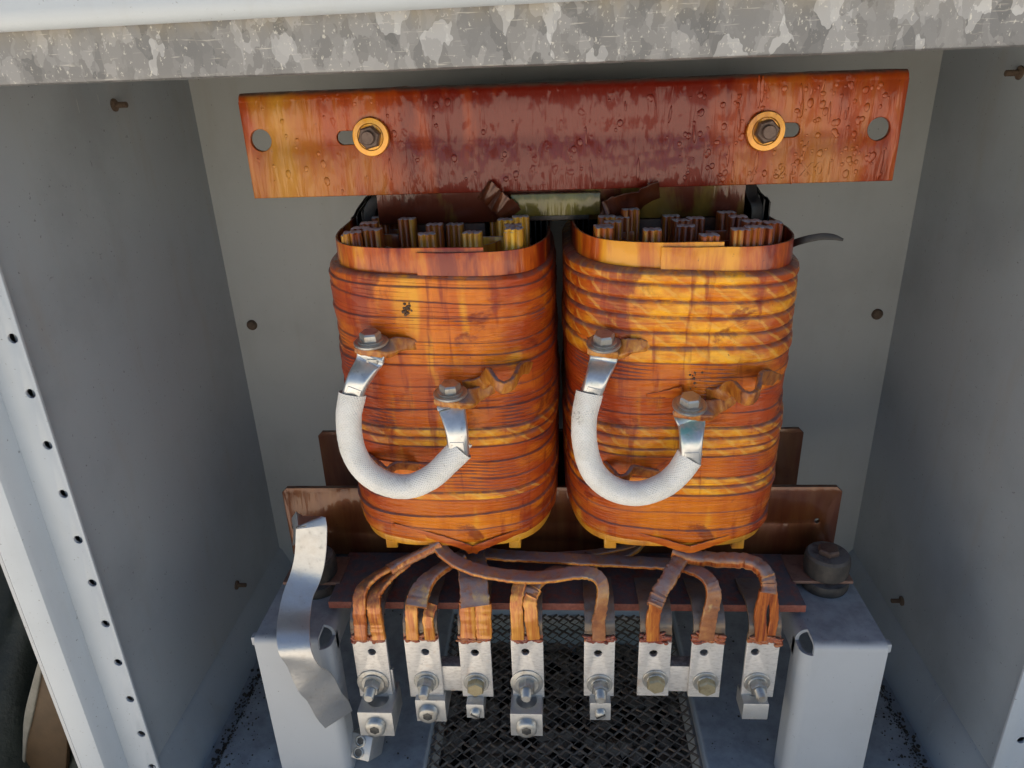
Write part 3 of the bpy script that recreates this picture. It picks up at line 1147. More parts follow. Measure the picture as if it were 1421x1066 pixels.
def winding(co, bands, seed, parent):
    """bands: [(height, kind)] from the top down; kind 1 = rounded strip, 0 = flat tape"""
    NU, NV = 640, 620
    u = np.linspace(0, 1, NU + 1)
    v = np.linspace(0, 1, NV + 1)
    U, V = np.meshgrid(u, v, indexing='ij')
    Z = Z0 + (Z1 - Z0) * V
    tot = sum(b[0] for b in bands)
    edges = [Z1]
    for b in bands:
        edges.append(edges[-1] - b[0] / tot * (Z1 - Z0))
    edges = np.array(edges)
    r = np.random.default_rng(seed)
    nb = len(bands)
    # wavering joint lines
    E = []
    for i, z in enumerate(edges):
        if i in (0, nb):
            E.append(np.full(NU + 1, z + (.01 if i == 0 else -.01)))
            continue
        flat = not (bands[i - 1][1] or bands[i][1])
        tl = r.normal(0, .0026 if flat else .0007)
        ph = r.uniform(0, 6.28)
        a = z + tl * np.cos(2 * PI * u + ph) + (.0012 if flat else .0004) * (vnoise(u * 14 % 14, np.full_like(u, i + .5), seed + i) - .5)
        E.append(a)
    E = np.array(E)
    idx = np.zeros_like(Z, int)
    for i in range(1, nb):
        idx += (Z < E[i][:, None])
    up = np.take_along_axis(E.T, idx, axis=1)
    dn = np.take_along_axis(E.T, idx + 1, axis=1)
    up = np.where(idx == 0, Z1, up)
    dn = np.where(idx == nb - 1, Z0, dn)
    T = np.clip((up - Z) / np.maximum(up - dn, 1e-5), 0, 1)          # 0 top of band, 1 bottom
    kind = np.array([b[1] for b in bands], float)[idx]
    tint = r.random(nb)[idx]
    lift = r.normal(0, .0004, nb)[idx]
    rb = (1 - np.abs(2 * T - 1) ** 4.5) * .0026 - .0014               # rounded strip
    amp = (.35 + 1.0 * np.random.default_rng(seed + 5).random(nb))[idx]
    tp = amp * (.0006 - .0012 * T) - .0003 * np.exp(-(T / .04) ** 2)   # tape stepping out over the one above, its upper edge a small ledge
    D = np.where(kind > .5, rb, tp) + lift
    D += .0009 * (vnoise(U * 30, Z * 90, seed + 50) - .5) + .00035 * (vnoise(U * 60 + 3, Z * 500, seed + 60) - .5) * (1 - .6 * kind)
    D += .0016 * (vnoise(U * 12, Z * 30, seed + 70) - .5)
    # many thin wraps: small ledges every few millimetres, wandering and fading in and out
    ph = (Z + .0022 * (vnoise(U * 9, Z * 60, seed + 90) - .5) + .0035 * np.sin(2 * PI * U + seed) * (vnoise(U * 3, Z * 25, seed + 91) - .3)) / .0030
    saw = ph - np.floor(ph)
    msk = np.clip((vnoise(U * 16, Z * 140, seed + 92) - .36) * 4, 0, 1) * (1 - .85 * kind)
    D += .00032 * (saw - .5) * msk
    fine_line = np.exp(-((saw - 1) / .10) ** 2) * msk
    # puckers where the tape was pulled tight
    pk = np.clip(vnoise(U * 22, Z * 55, seed + 93) - .62, 0, 1) * 2.6
    D += .0007 * pk * np.sin(Z * 2300 + U * 60 + 4 * vnoise(U * 30, Z * 90, seed + 94)) * (1 - .7 * kind)
    hgt = np.maximum(up - dn, 1e-5)
    gr = np.exp(-(T * hgt / .0005) ** 2) * .7 + np.exp(-((1 - T) * hgt / .0006) ** 2)
    gr *= np.clip(1.7 * vnoise(U * 26, idx * 3.7 + .5, seed + 80) - .25, 0, 1.1)
    gr = np.maximum(gr, .75 * fine_line * vnoise(U * 50, Z * 300, seed + 95) * 1.4)
    # rounded shoulders top and bottom
    D -= .003 * np.clip(1 - (Z1 - Z) / .004, 0, 1) ** 2 + .004 * np.clip(1 - (Z - Z0) / .006, 0, 1) ** 2
    # slight belly
    D += .0012 * np.sin(PI * V)
    th = co.at_s(u)
    b0 = co.curve(th, 0)
    b1 = co.curve(th, .001)
    nr = (b1 - b0) / .001
    X = b0[:, 0][:, None] + nr[:, 0][:, None] * D
    Y = b0[:, 1][:, None] + nr[:, 1][:, None] * D
    # the lowest wraps dip a little towards the middle of the front, where the leads leave
    Z = Z - .0028 * np.clip((X - co.cx) / .06, -1, 1) * V * V
    fr = np.exp(-((X - co.cx - .004) / .030) ** 2) * (Y < YC - .05)
    Z = Z - .0035 * fr * np.clip(1 - (Z - Z0) / .05, 0, 1) ** 1.5
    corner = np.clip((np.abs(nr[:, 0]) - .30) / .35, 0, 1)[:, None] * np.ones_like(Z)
    vs = np.stack([X, Y, Z], 2).reshape(-1, 3)
    w = NV + 1
    ii, jj = np.meshgrid(np.arange(NU), np.arange(NV), indexing='ij')
    a = (ii * w + jj).ravel()
    fs = np.stack([a, a + w, a + w + 1, a + 1], 1).tolist()
    uv = np.stack([U * co.L, Z], 2).reshape(-1, 2)
    at_ = dict(rib=kind.ravel(), groove=np.clip(gr, 0, 1).ravel(), tint=tint.ravel(), corner=corner.ravel())
    vs = vs.tolist()
    # caps: rims turning inwards
    uvl = uv.tolist()
    for (vi, zz, dd) in ((NV, Z1 + .0002, -.007), (NV, Z1 - .004, -.0085), (0, Z0 + .001, -.012)):
        pass
    k0 = len(vs)
    ins = co.curve(th, -.0085)
    for i in range(NU + 1):
        vs.append((ins[i, 0], ins[i, 1], Z1 - .0003 - .0028 * max(-1, min(1, (ins[i, 0] - co.cx) / .06))))
        uvl.append((u[i] * co.L, Z1 + .008))
    for i in range(NU):
        fs.append((i * w + NV, (i + 1) * w + NV, k0 + i + 1, k0 + i))
    k1 = len(vs)
    ins = co.curve(th, -.016)
    for i in range(NU + 1):
        vs.append((ins[i, 0], ins[i, 1], Z0 + .0005))
        uvl.append((u[i] * co.L, Z0 - .016))
    for i in range(NU):
        fs.append(((i + 1) * w, i * w, k1 + i, k1 + i + 1))
    for key in at_:
        at_[key] = np.concatenate([at_[key], np.full(2 * (NU + 1), .35 if key == 'groove' else .2)])
    return raw('winding', vs, fs, 'coil', parent, uvl, at_)


def strip_on(co, u0, u1, z0, z1, off, thick, n=160, tilt=0.0, mb=None, wav=.0006, seed=1):
    """a standing strip of sheet following the girth"""
    mb = mb or MB()
    us = np.linspace(u0, u1, n)
    th = co.at_s(us % 1.0)
    path, secs = [], []
    for i in range(n):
        a = co.curve(th[i:i + 1], off)[0]
        b = co.curve(th[i:i + 1], off + .001)[0]
        nr = Vector(((b - a)[0], (b - a)[1], 0)).normalized()
        f = i / (n - 1)
        dz = tilt * f + wav * (vnoise(np.array([f * 11]), np.array([.5]), seed)[0] - .5)
        p = Vector((a[0], a[1], (z0 + z1) / 2 + dz))
        path.append((p, nr, Vector((0, 0, 1))))
        secs.append(rrect(thick, z1 - z0, thick * .3, 2))
    mb.sweep(path, secs)
    return mb


A, B = 1, 0
bandsL = [(.007, 0), (.009, 0), (.014, 0), (.017, 0), (.012, 0), (.006, 0), (.014, 0), (.012, 0), (.016, 0), (.009, 0), (.0085, 1), (.0085, 1),
          (.014, 0), (.015, 0), (.011, 0), (.0085, 1), (.013, 0), (.014, 0), (.014, 0)]
bandsR = [(.0090, 1), (.0110, 1), (.0110, 1), (.0110, 1), (.0110, 1), (.0115, 1), (.011, 0), (.013, 0), (.014, 0), (.010, 0), (.0085, 1), (.0085, 1), (.008, 1),
          (.015, 0), (.0085, 1), (.0090, 1), (.014, 0), (.014, 0), (.014, 0)]

sticksL = [(478, 327), (489, 322), (500, 316), (512, 309), (527, 301), (541, 297), (553, 292), (690, 298), (702, 304), (712, 312), (722, 319), (733, 327), (603, 311), (592, 324), (637, 302), (517, 318), (568, 300), (655, 322), (722, 300)]
sticksR = [(824, 320), (837, 313), (850, 307), (862, 301), (873, 287), (931, 299), (945, 305), (952, 313), (985, 326), (1008, 294), (1024, 300), (1043, 306), (1059, 315), (1075, 322), (1091, 329), (905, 318), (1030, 318), (965, 302), (1072, 308), (842, 300)]

for co, bands, sticks, seed, lab in ((coilL, bandsL, sticksL, 21, 'coil wrapped mostly in smooth tape'), (coilR, bandsR, sticksR, 45, 'coil with bare rounded strip turns near its top')):
    wnd = winding(co, bands, seed, tr)
    wnd.name = 'coil'
    wnd['label'] = lab
    # amber spacer ring and blocks under the winding
    m = MB()
    strip_on(co, .5, 1.0, Z0 - .0050, Z0 + .003, -.0045, .004, mb=m)
    for dx in (-.047, .047):
        x = co.cx + dx
        y = co.front(x) + .010
        m.box((x - .0045, y - .005, Z0 - .012), (x + .0045, y + .004, Z0), .0008)
    m.build('spacer_ring', 'base', wnd)
    # collar: two lapped strips
    uL = co.u_of_x(at(575 if co is coilL else 917, 360, Y=-.23).x)
    uR = co.u_of_x(at(675 if co is coilL else 1010, 360, Y=-.23).x)
    m = strip_on(co, -.02 + .5 - .02, uR, .3695, .3950, -.0062, .0016, tilt=-.003, seed=seed)
    m.build('collar', 'collar', wnd)
    m = strip_on(co, uL, 1.06, .3700, .3900, -.0040, .0016, tilt=-.004, seed=seed + 2)
    m.build('collar', 'collar', wnd)
    # black sheets standing round the back half
    m = MB()
    for k in range(4):
        o_ = -.006 - .0042 * k
        outer_l = co is coilL
        strip_on(co, .0, .17, .36, .398 + .002 * k, o_, .0010, mb=m, wav=.003, seed=seed + k, tilt=.002 if outer_l else .016)
        strip_on(co, .33, .50, .36, .398 + .002 * k + (.014 if outer_l else .004), o_, .0010, mb=m, wav=.003, seed=seed + k + 9, tilt=-.016 if outer_l else -.002)
        strip_on(co, .16, .34, .36, .392, o_, .0010, mb=m, wav=.003, seed=seed + k + 5)
    m.build('insulating_sheet', 'black', wnd)
    # inner barrel and floor of the opening
    m = MB()
    inn = [co.curve(np.array([t]), -.009)[0] for t in np.linspace(0, 2 * PI, 96, endpoint=False)]
    m.add([(a, b, .352) for a, b in inn], [tuple(range(96))])
    for r0, z in ((-.034, .386), (-.026, .380), (-.018, .376)):
        for uu in (0, 1):
            strip_on(co, 0 + uu * .5, .5 + uu * .5, .352, z, r0, .0012, mb=m, n=80, seed=seed)
    m.build('inner_barrel', 'duct', wnd)
    for k, (px, py) in enumerate(sticks):
        zt_ = .3985 + (.004 if py < 290 else 0) + random.uniform(-.0012, .0012)
        if 575 < px < 660 or 915 < px < 1000:
            zt_ -= .003
        p = at(px, py, Z=zt_)
        hy = co.hyf if p.y < YC else co.hyb
        k_ = (abs((p.x - co.cx) / (co.hx - .013)) ** co.n + abs((p.y - YC) / (hy - .013)) ** co.n) ** (1 / co.n)
        if k_ > 1:
            p = Vector((co.cx + (p.x - co.cx) / k_, YC + (p.y - YC) / k_, p.z))
        if p.y > -.152 and abs(p.x - co.cx) < .036:
            p.y = -.158
        m = MB()
        ang = random.uniform(-.25, .25)
        u = Vector((math.cos(ang), math.sin(ang), 0))
        v = Vector((-u.y, u.x, 0))
        wv_, dp = .0118, .0105
        sec = []
        nn = 24
        for q in range(nn + 1):
            f = q / nn
            sec.append((wv_ * (f - .5), dp * .35 + abs(.0022 * math.sin(f * 3 * PI))))
        for q in range(nn, -1, -1):
            f = q / nn
            sec.append((wv_ * (f - .5), -dp * .35 - abs(.0022 * math.sin(f * 3 * PI))))
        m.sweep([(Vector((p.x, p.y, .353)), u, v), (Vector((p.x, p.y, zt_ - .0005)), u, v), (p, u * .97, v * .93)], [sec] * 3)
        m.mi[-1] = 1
        m.build('duct_stick', ['duct', 'duct_top'], wnd, sharp=60)
    # short cross pieces between the sticks
    for px, py in (((535, 325), (560, 318), (690, 328)) if co is coilL else ((860, 322), (1000, 320), (1045, 325), (1040, 308))):
        p = at(px, py, Z=.388)
        MB().box((p.x - .010, p.y - .0015, .372), (p.x + .010, p.y + .0015, .388), .0004).build('cross_stick', 'duct', wnd)

# black straps rising at the outer flanks of the core
for px0, px1, py0 in ((513, 530, 295), (1050, 1042, 290)):
    a, b = at(px0, py0, Y=-.13), at(px1, 262, Y=-.125)
    m = MB()
    ribbon(m, [a + Vector((0, 0, -.03)), a, b, b + Vector((0, .01, .04))], [Vector((1, .3, 0))] * 4, .009, .0015)
    m.build('black_strap', 'black', tr)
# tail of a cable tie
m = MB()
ribbon(m, [at(1088, 346, Y=-.165), at(1106, 336, Y=-.18), at(1135, 329, Y=-.185), at(1155, 329, Y=-.185), at(1170, 333, Y=-.185)], [Vector((0, .2, 1))] * 5, .0045, .0011,
       ws=[(.0048, .0012), (.0048, .0012), (.0046, .0012), (.0040, .0011), (.0018, .0009)])
m.build('tie_tail', 'black', tr)

# varnish scab on each coil
for co, px, py, r in ((coilL, 564, 428, .0042), (coilR, 962, 525, .0065)):
    p0 = at(px, py, Y=co.front(at(px, py, Y=-.23).x) - .001)
    m = MB()
    for k in range(26):
        bm = bmesh.new()
        bmesh.ops.create_icosphere(bm, subdivisions=2, radius=random.uniform(.0005, .0012))
        for v in bm.verts:
            v.co *= 1 + random.uniform(-.25, .25)
        m.bm(bm, Matrix.Translation(p0 + Vector((random.gauss(0, r * .32), random.uniform(-.0004, .0012), random.gauss(0, r * .5)))))
    m.build('varnish_scab', 'scab', tr, sharp=None)

# tap tabs and unused tap loops on the coil faces
UPV, OUT = Vector((0, 0, 1)), Vector((0, -1, 0))


def surf(co, px, py, off=0.0):
    y = -.23
    for _ in range(6):
        p = at(px, py, Y=y)
        y = co.front(p.x) - off
    return at(px, py, Y=y)


def loop(co, pts, h, name='tap_loop'):
    """taped strip standing out from the winding as a small eye"""
    m = MB()
    P_ = [surf(co, x, y, o) for x, y, o in pts]
    ribbon(m, P_, [(UPV + Vector((.05, -.25, 0))).normalized()] * len(P_), h, .0030, n=8, wob=.00012)
    return m.build(name, 'tab', tr, sharp=None)


loop(coilL, [(640, 535, -.002), (655, 535, .002), (672, 530, .006), (679, 520, .012), (688, 532, .026), (700, 538, .030), (713, 530, .027), (720, 515, .014), (728, 510, .004), (742, 510, -.002)], .0090)
loop(coilR, [(975, 545, -.002), (990, 548, .003), (1004, 545, .006), (1016, 538, .012), (1028, 549, .028), (1041, 553, .033), (1051, 545, .027), (1054, 526, .012), (1064, 524, .004), (1080, 528, -.002)], .0100)
loop(coilL, [(505, 632, -.002), (515, 637, .004), (527, 646, .010), (538, 654, .012), (548, 647, .010), (562, 646, .006), (582, 648, -.001)], .0065)
loop(coilR, [(838, 645, -.001), (846, 652, .008), (858, 664, .016), (870, 662, .016), (878, 652, .010), (892, 654, .005), (915, 658, -.001)], .0070)

# loose ends of tape beside the lower tap of the right coil
for pts in ([(898, 553, .0006), (922, 549, .0012), (948, 543, .0030)], [(783, 472, .0012), (800, 470, .0010), (816, 474, .0018)]):
    m = MB()
    P_ = [surf(coilR, x, y, o) for x, y, o in pts]
    ribbon(m, P_, [(UPV + Vector((.1, -.35, 0))).normalized()] * 3, .0085, .0006, wob=.0001)
    m.build('tape_end', 'bind', tr, sharp=None)

# winding leads
FRONT = Vector((0, -1, 0))
XD = Vector((1, 0, 0))
YD = Vector((0, 1, 0))
YB = -.2545     # front face of the terminal bars
YLd = YB - .0012


def lead(pts, w, t, wd, mat='tape', n=8, wob=.00015, name='lead', ws=None, parent=None):
    m = MB()
    P_ = [at(x, y, Y=Y) for x, y, Y in pts]
    ribbon(m, P_, wd, w, t, n=n, wob=wob, ws=ws, edge=(mat == 'tape'))
    return m.build(name, ['tape', 'copper'] if mat == 'tape' else mat, parent or tr, sharp=40)


def wv(*a):
    return [Vector(v).normalized() for v in a]


# bar 1: a taped pair that fans into two bare copper tails
l1 = lead([(612, 752, -.222), (585, 768, -.226), (556, 782, -.230), (540, 791, -.2352)], .0150, .0066, wv((.7, -.5, .55), (.6, -.6, .6), (.6, -.6, .5), (.7, -.6, .4)))
lead([(562, 779, -.2285), (540, 789, -.235), (515, 804, -.243), (501, 822, -.251), (499, 846, YLd - .001), (500, 866, YLd), (501, 886, YLd)], .0100, .0040, wv((.6, -.6, .6), (.65, -.6, .5), (.75, -.5, .4), (.9, -.2, .2), XD, XD, XD), name='copper_tail', parent=l1, mat='copper')
lead([(566, 783, -.2285), (550, 794, -.235), (534, 808, -.243), (520, 826, -.251), (519, 846, YLd - .0015), (523, 866, YLd), (526, 886, YLd)], .0105, .0040, wv((.6, -.6, .6), (.65, -.6, .5), (.75, -.5, .4), (.9, -.2, .2), XD, XD, XD), name='copper_tail', parent=l1, mat='copper')
# bar 2
l2 = lead([(640, 772, -.216), (618, 786, -.226), (596, 802, -.238), (583, 822, -.248), (578, 842, YLd - .001)], .0160, .0050, wv((.8, -.5, .4), (.8, -.5, .4), (.8, -.4, .35), (.95, -.2, .15), XD))
lead([(574, 828, -.2495), (571, 850, YLd - .0005), (573, 886, YLd)], .0095, .0032, wv(XD, XD, XD), name='copper_tail', parent=l2, mat='copper')
lead([(600, 838, -.2505), (594, 858, YLd - .0005), (597, 886, YLd)], .0085, .0032, wv(XD, XD, XD), name='copper_tail', parent=l2, mat='copper')
# bar 3: broad taped lead straight down
l3 = lead([(652, 764, -.205), (655, 780, -.222), (657, 800, -.240), (658, 822, -.251), (660, 842, YLd - .002)], .0215, .0045, wv((.99, 0, .1), XD, XD, XD, XD))
lead([(648, 836, YLd), (649, 860, YLd), (650, 884, YLd)], .0115, .0032, wv(XD, XD, XD), name='copper_tail', parent=l3, mat='copper')
lead([(671, 836, YLd), (671, 860, YLd), (672, 884, YLd)], .0120, .0032, wv(XD, XD, XD), name='copper_tail', parent=l3, mat='copper')
# bar 4: comes forward from behind the coil
l4 = lead([(890, 748, -.165), (868, 766, -.18), (825, 776, -.19), (790, 786, -.208), (757, 800, -.232), (738, 814, -.245), (732, 830, -.2515)], .0150, .0045,
          wv((.3, .9, 0), (.3, .9, 0), (.4, .9, 0), (.5, -.8, .2), (.8, -.5, .4), (.95, -.3, .2), XD))
lead([(722, 808, -.2455), (717, 828, -.252), (717, 856, YLd), (719, 886, YLd)], .0095, .0034, wv((.9, -.3, .3), XD, XD, XD), name='copper_tail', parent=l4, mat='copper')
lead([(744, 816, -.2475), (736, 832, -.2525), (737, 856, YLd), (741, 886, YLd)], .0100, .0034, wv((.9, -.3, .3), XD, XD, XD), name='copper_tail', parent=l4, mat='copper')
# bar 5: long lead along the front, bent down at its end
lead([(604, 752, -.222), (622, 772, -.232), (652, 788, -.240), (700, 799, -.243), (755, 801, -.244), (800, 795, -.246), (824, 798, -.249), (836, 812, -.2525), (835, 838, YLd - .0012), (831, 862, YLd), (831, 887, YLd)],
     .0095, .0050, wv((.2, .8, .2), (-.1, .9, .1), (0, 1, .1), (0, 1, .1), (0, 1, .1), (0, 1, .15), (.4, .8, .3), (.8, .5, 0), (.95, .3, 0), XD, XD), n=10,
     ws=[(.0115, .0036)] * 5 + [(.0110, .0036), (.0100, .0036), (.0095, .0034), (.009, .0032), (.0095, .0030), (.010, .003)])
# bar 7: from the left coil, passing behind, to the right
lead([(640, 762, -.200), (668, 768, -.205), (720, 772, -.208), (790, 776, -.210), (870, 780, -.214), (935, 784, -.224), (968, 793, -.238), (986, 808, -.249), (990, 830, -.2535), (984, 858, YLd), (979, 887, YLd)],
     .0110, .0032, wv((.2, .9, .1), (0, 1, .1), (0, 1, .1), (0, 1, .1), (0, 1, .1), (.2, .9, .1), (.5, .8, 0), (.8, .5, 0), (.95, .2, 0), XD, XD), n=10)
lead([(665, 772, -.19), (740, 772, -.19), (820, 768, -.185), (880, 757, -.175)], .0065, .0035, wv((0, 1, .1), (0, 1, .1), (0, 1, .1), (0, 1, .1)))
# bar 6: taped stick from the right coil, tape peeled half way
l6 = lead([(950, 768, -.222), (940, 784, -.232), (926, 806, -.244), (914, 826, -.2515), (908, 842, YLd - .002)], .0115, .0075, wv(XD, XD, XD, XD, XD), wob=.0003)
lead([(912, 834, YLd - .001), (906, 858, YLd), (906, 888, YLd)], .0100, .0035, wv(XD, XD, XD), name='copper_tail', parent=l6, mat='copper')
# bar 8: thick taped lead arching over
l8 = lead([(935, 764, -.222), (962, 774, -.228), (1000, 777, -.233), (1035, 779, -.240), (1058, 790, -.248), (1066, 808, -.2535), (1066, 824, YLd - .003)], .0105, .0085,
          wv((0, 1, .1), (0, 1, .1), (0, 1, .1), (.2, 1, .1), (.7, .6, 0), XD, XD), wob=.0003)
lead([(1062, 820, YLd - .001), (1055, 852, YLd), (1056, 888, YLd)], .0085, .0035, wv(XD, XD, XD), name='copper_tail', parent=l8, mat='copper')
lead([(1072, 820, YLd + .0005), (1074, 852, YLd + .0015), (1070, 880, YLd + .001)], .0065, .0030, wv(XD, XD, XD), name='copper_tail', parent=l8, mat='copper')
# binding tape crossing the lowest wraps where the leads gather
for co, pts in ((coilL, [(545, 728, .0003), (590, 741, .0008), (635, 755, .0008), (664, 766, -.004)]), (coilR, [(862, 736, .0003), (905, 748, .0008), (945, 760, .0008), (972, 768, -.004)]),
                (coilL, [(735, 732, .0003), (705, 744, .0008), (672, 757, .0008), (648, 766, -.004)]), (coilR, [(1032, 738, .0003), (1000, 750, .0008), (968, 760, .0008), (945, 767, -.004)])):
    m = MB()
    P_ = [surf(co, x, y, o) for x, y, o in pts]
    ribbon(m, P_, [(UPV + Vector((0, -.15, 0))).normalized()] * len(P_), .0075, .0008, wob=.0001, ws=[(.003, .0005), (.0055, .0006), (.0065, .0009), (.004, .0012)])
    m.build('binding_tape', 'bind', tr, sharp=None)

# feet plates sandwiched in the rubber mounts
for (a, b) in (((1100, 806), (1186, 808)), ((392, 808), (472, 808))):
    p, q = at(*a, Z=.122), at(*b, Z=.122)
    m = MB().box((p.x, p.y, .1190), (q.x, p.y + .034, .1218), .0006)
    m.build('foot', 'footplate', tr)

# ------------------------------------------------------------------ terminal board with eight bars
tb = thing('terminal_board', 'dusty red brown terminal board carrying eight tinned bars below the coils', 'terminal board', (0, -.21, .115))
zbd = .121
p0, p1 = at(455, 838, Z=zbd), at(1116, 836, Z=zbd)
yb0 = (p0.y + p1.y) / 2
m = MB()
plate(m, [(p0.x, yb0), (p1.x, yb0), (p1.x, -.1705), (p0.x, -.1705)], [], .0065, Matrix.Translation((0, 0, zbd - .00325)), bevel=.0005)
m.build('board', 'board_red', tb)
BARS = [(492, 540, 518, 952, 'nut', .0125), (563, 612, 592, 950, 'nut', .0098), (637, 682, 661, 952, 'bolt', .0098), (708, 754, 731, 952, 'nut', .0125),
        (808, 852, 832, 954, 'nut', .0098), (883, 929, 909, 948, 'bolt', .0096), (955, 1001, 979, 951, 'bolt', .0096), (1030, 1077, 1050, 952, 'nut', .0098)]
hole_py = [905, 905, 906, 905, 907, 907, 906, 905]
bar_x = []
for k, (xa, xb, bx, by, kind, wr) in enumerate(BARS):
    pa, pb = at(xa + 3, 930, Y=YB), at(xb, 930, Y=YB)
    x0, x1 = pa.x, pb.x
    bar_x.append((x0, x1))
    zb0 = at((xa + xb) / 2, 966, Y=YB).z + random.uniform(-.0006, .0006)
    h = at(bx - 2, hole_py[k], Y=YB)
    c = (x0 + x1) / 2
    m = MB()
    ztop = .1125
    plate(m, [(x0, zb0), (x1, zb0), (x1, ztop), (x0, ztop)], [(h.x, h.z, .0034)], .0030, xz((0, YB + .0015, 0)), bevel=.0003)
    yy = YB + .0015
    R_ = .013
    pts = [Vector((c, yy, ztop))]
    for a in (0.0, .4, .8, 1.15):
        pts.append(Vector((c, yy + R_ * (1 - math.cos(a)), ztop + .002 + R_ * math.sin(a) * .95)))
    endp = pts[-1]
    zt_ = zbd + .0022
    pts += [Vector((c, endp.y + .010, max(endp.z + .003, zt_ + .002))), Vector((c, yb0 + .016, zt_ + .001)), Vector((c, yb0 + .026, zt_))]
    ribbon(m, pts, [XD] * len(pts), x1 - x0, .0030, r=.0003, n=5)
    bar = m.build('terminal_bar', 'tin', tb, sharp=50)
    # bead of red resin where the tails are soldered
    m = MB()
    for j in range(34):
        xx = random.uniform(x0 + .001, x1 - .001)
        zz = at(bx, 886, Y=YB).z + random.gauss(.0006, .0017)
        bm = bmesh.new()
        bmesh.ops.create_icosphere(bm, subdivisions=2, radius=1)
        sx_, sz_ = random.uniform(.0016, .0042), random.uniform(.0009, .0022)
        for v in bm.verts:
            v.co = Vector((v.co.x * sx_, v.co.y * .0016, v.co.z * sz_)) * (1 + random.uniform(-.1, .1))
        m.bm(bm, Matrix.Translation((xx, YB - .0004 - random.random() * .0008, zz)) @ Matrix.Rotation(random.uniform(-.5, .5), 4, 'Y'))
    m.build('resin_bead', 'resin', bar, sharp=None)
    q = at(bx, by - 5, Y=YB)
    m = MB()
    washer(m, q + Vector((0, .0003, 0)), (0, -1, 0), wr, .0017)
    washer(m, q + Vector((.0003, -.0013, 0)), (0, -1, 0), wr * .74, .0016)
    m.build('washer', 'zinc', bar)
    m = MB()
    if kind == 'nut':
        hexbolt(m, q + Vector((0, -.0027, 0)), (0, -1, 0), .0066, .0058, ref=(random.uniform(-.3, .3), 0, 1))
        m.lathe(thread(.0040, 0, .0075) + [(.003, .0082)], q + Vector((0, -.0082, 0)), (0, -1, 0), 18)
        m.build('nut', 'zinc', bar)
    else:
        hexbolt(m, q + Vector((0, -.0027, 0)), (0, -1, 0), .0070, .0055, ref=(random.uniform(-.3, .3), 0, 1))
        m.build('bolt', 'brass', bar)
    # rear nut
    m = MB()
    hexbolt(m, q + Vector((0, .0034, 0)), (0, 1, 0), .0066, .005)
    m.build('rear_nut', 'zinc', bar)
for k0, k1, pa, pb in ((1, 2, (612, 922), (640, 956)), (5, 6, (926, 922), (957, 957))):
    a = at(*pa, Y=-.2490)
    b = at(*pb, Y=-.2490)
    x0, x1 = bar_x[k0][0] + .006, bar_x[k1][1] - .006
    m = MB().box((x0, -.2510, b.z), (x1, -.2400, a.z), .0004)
    m.build('link_bar', 'tin', tb)

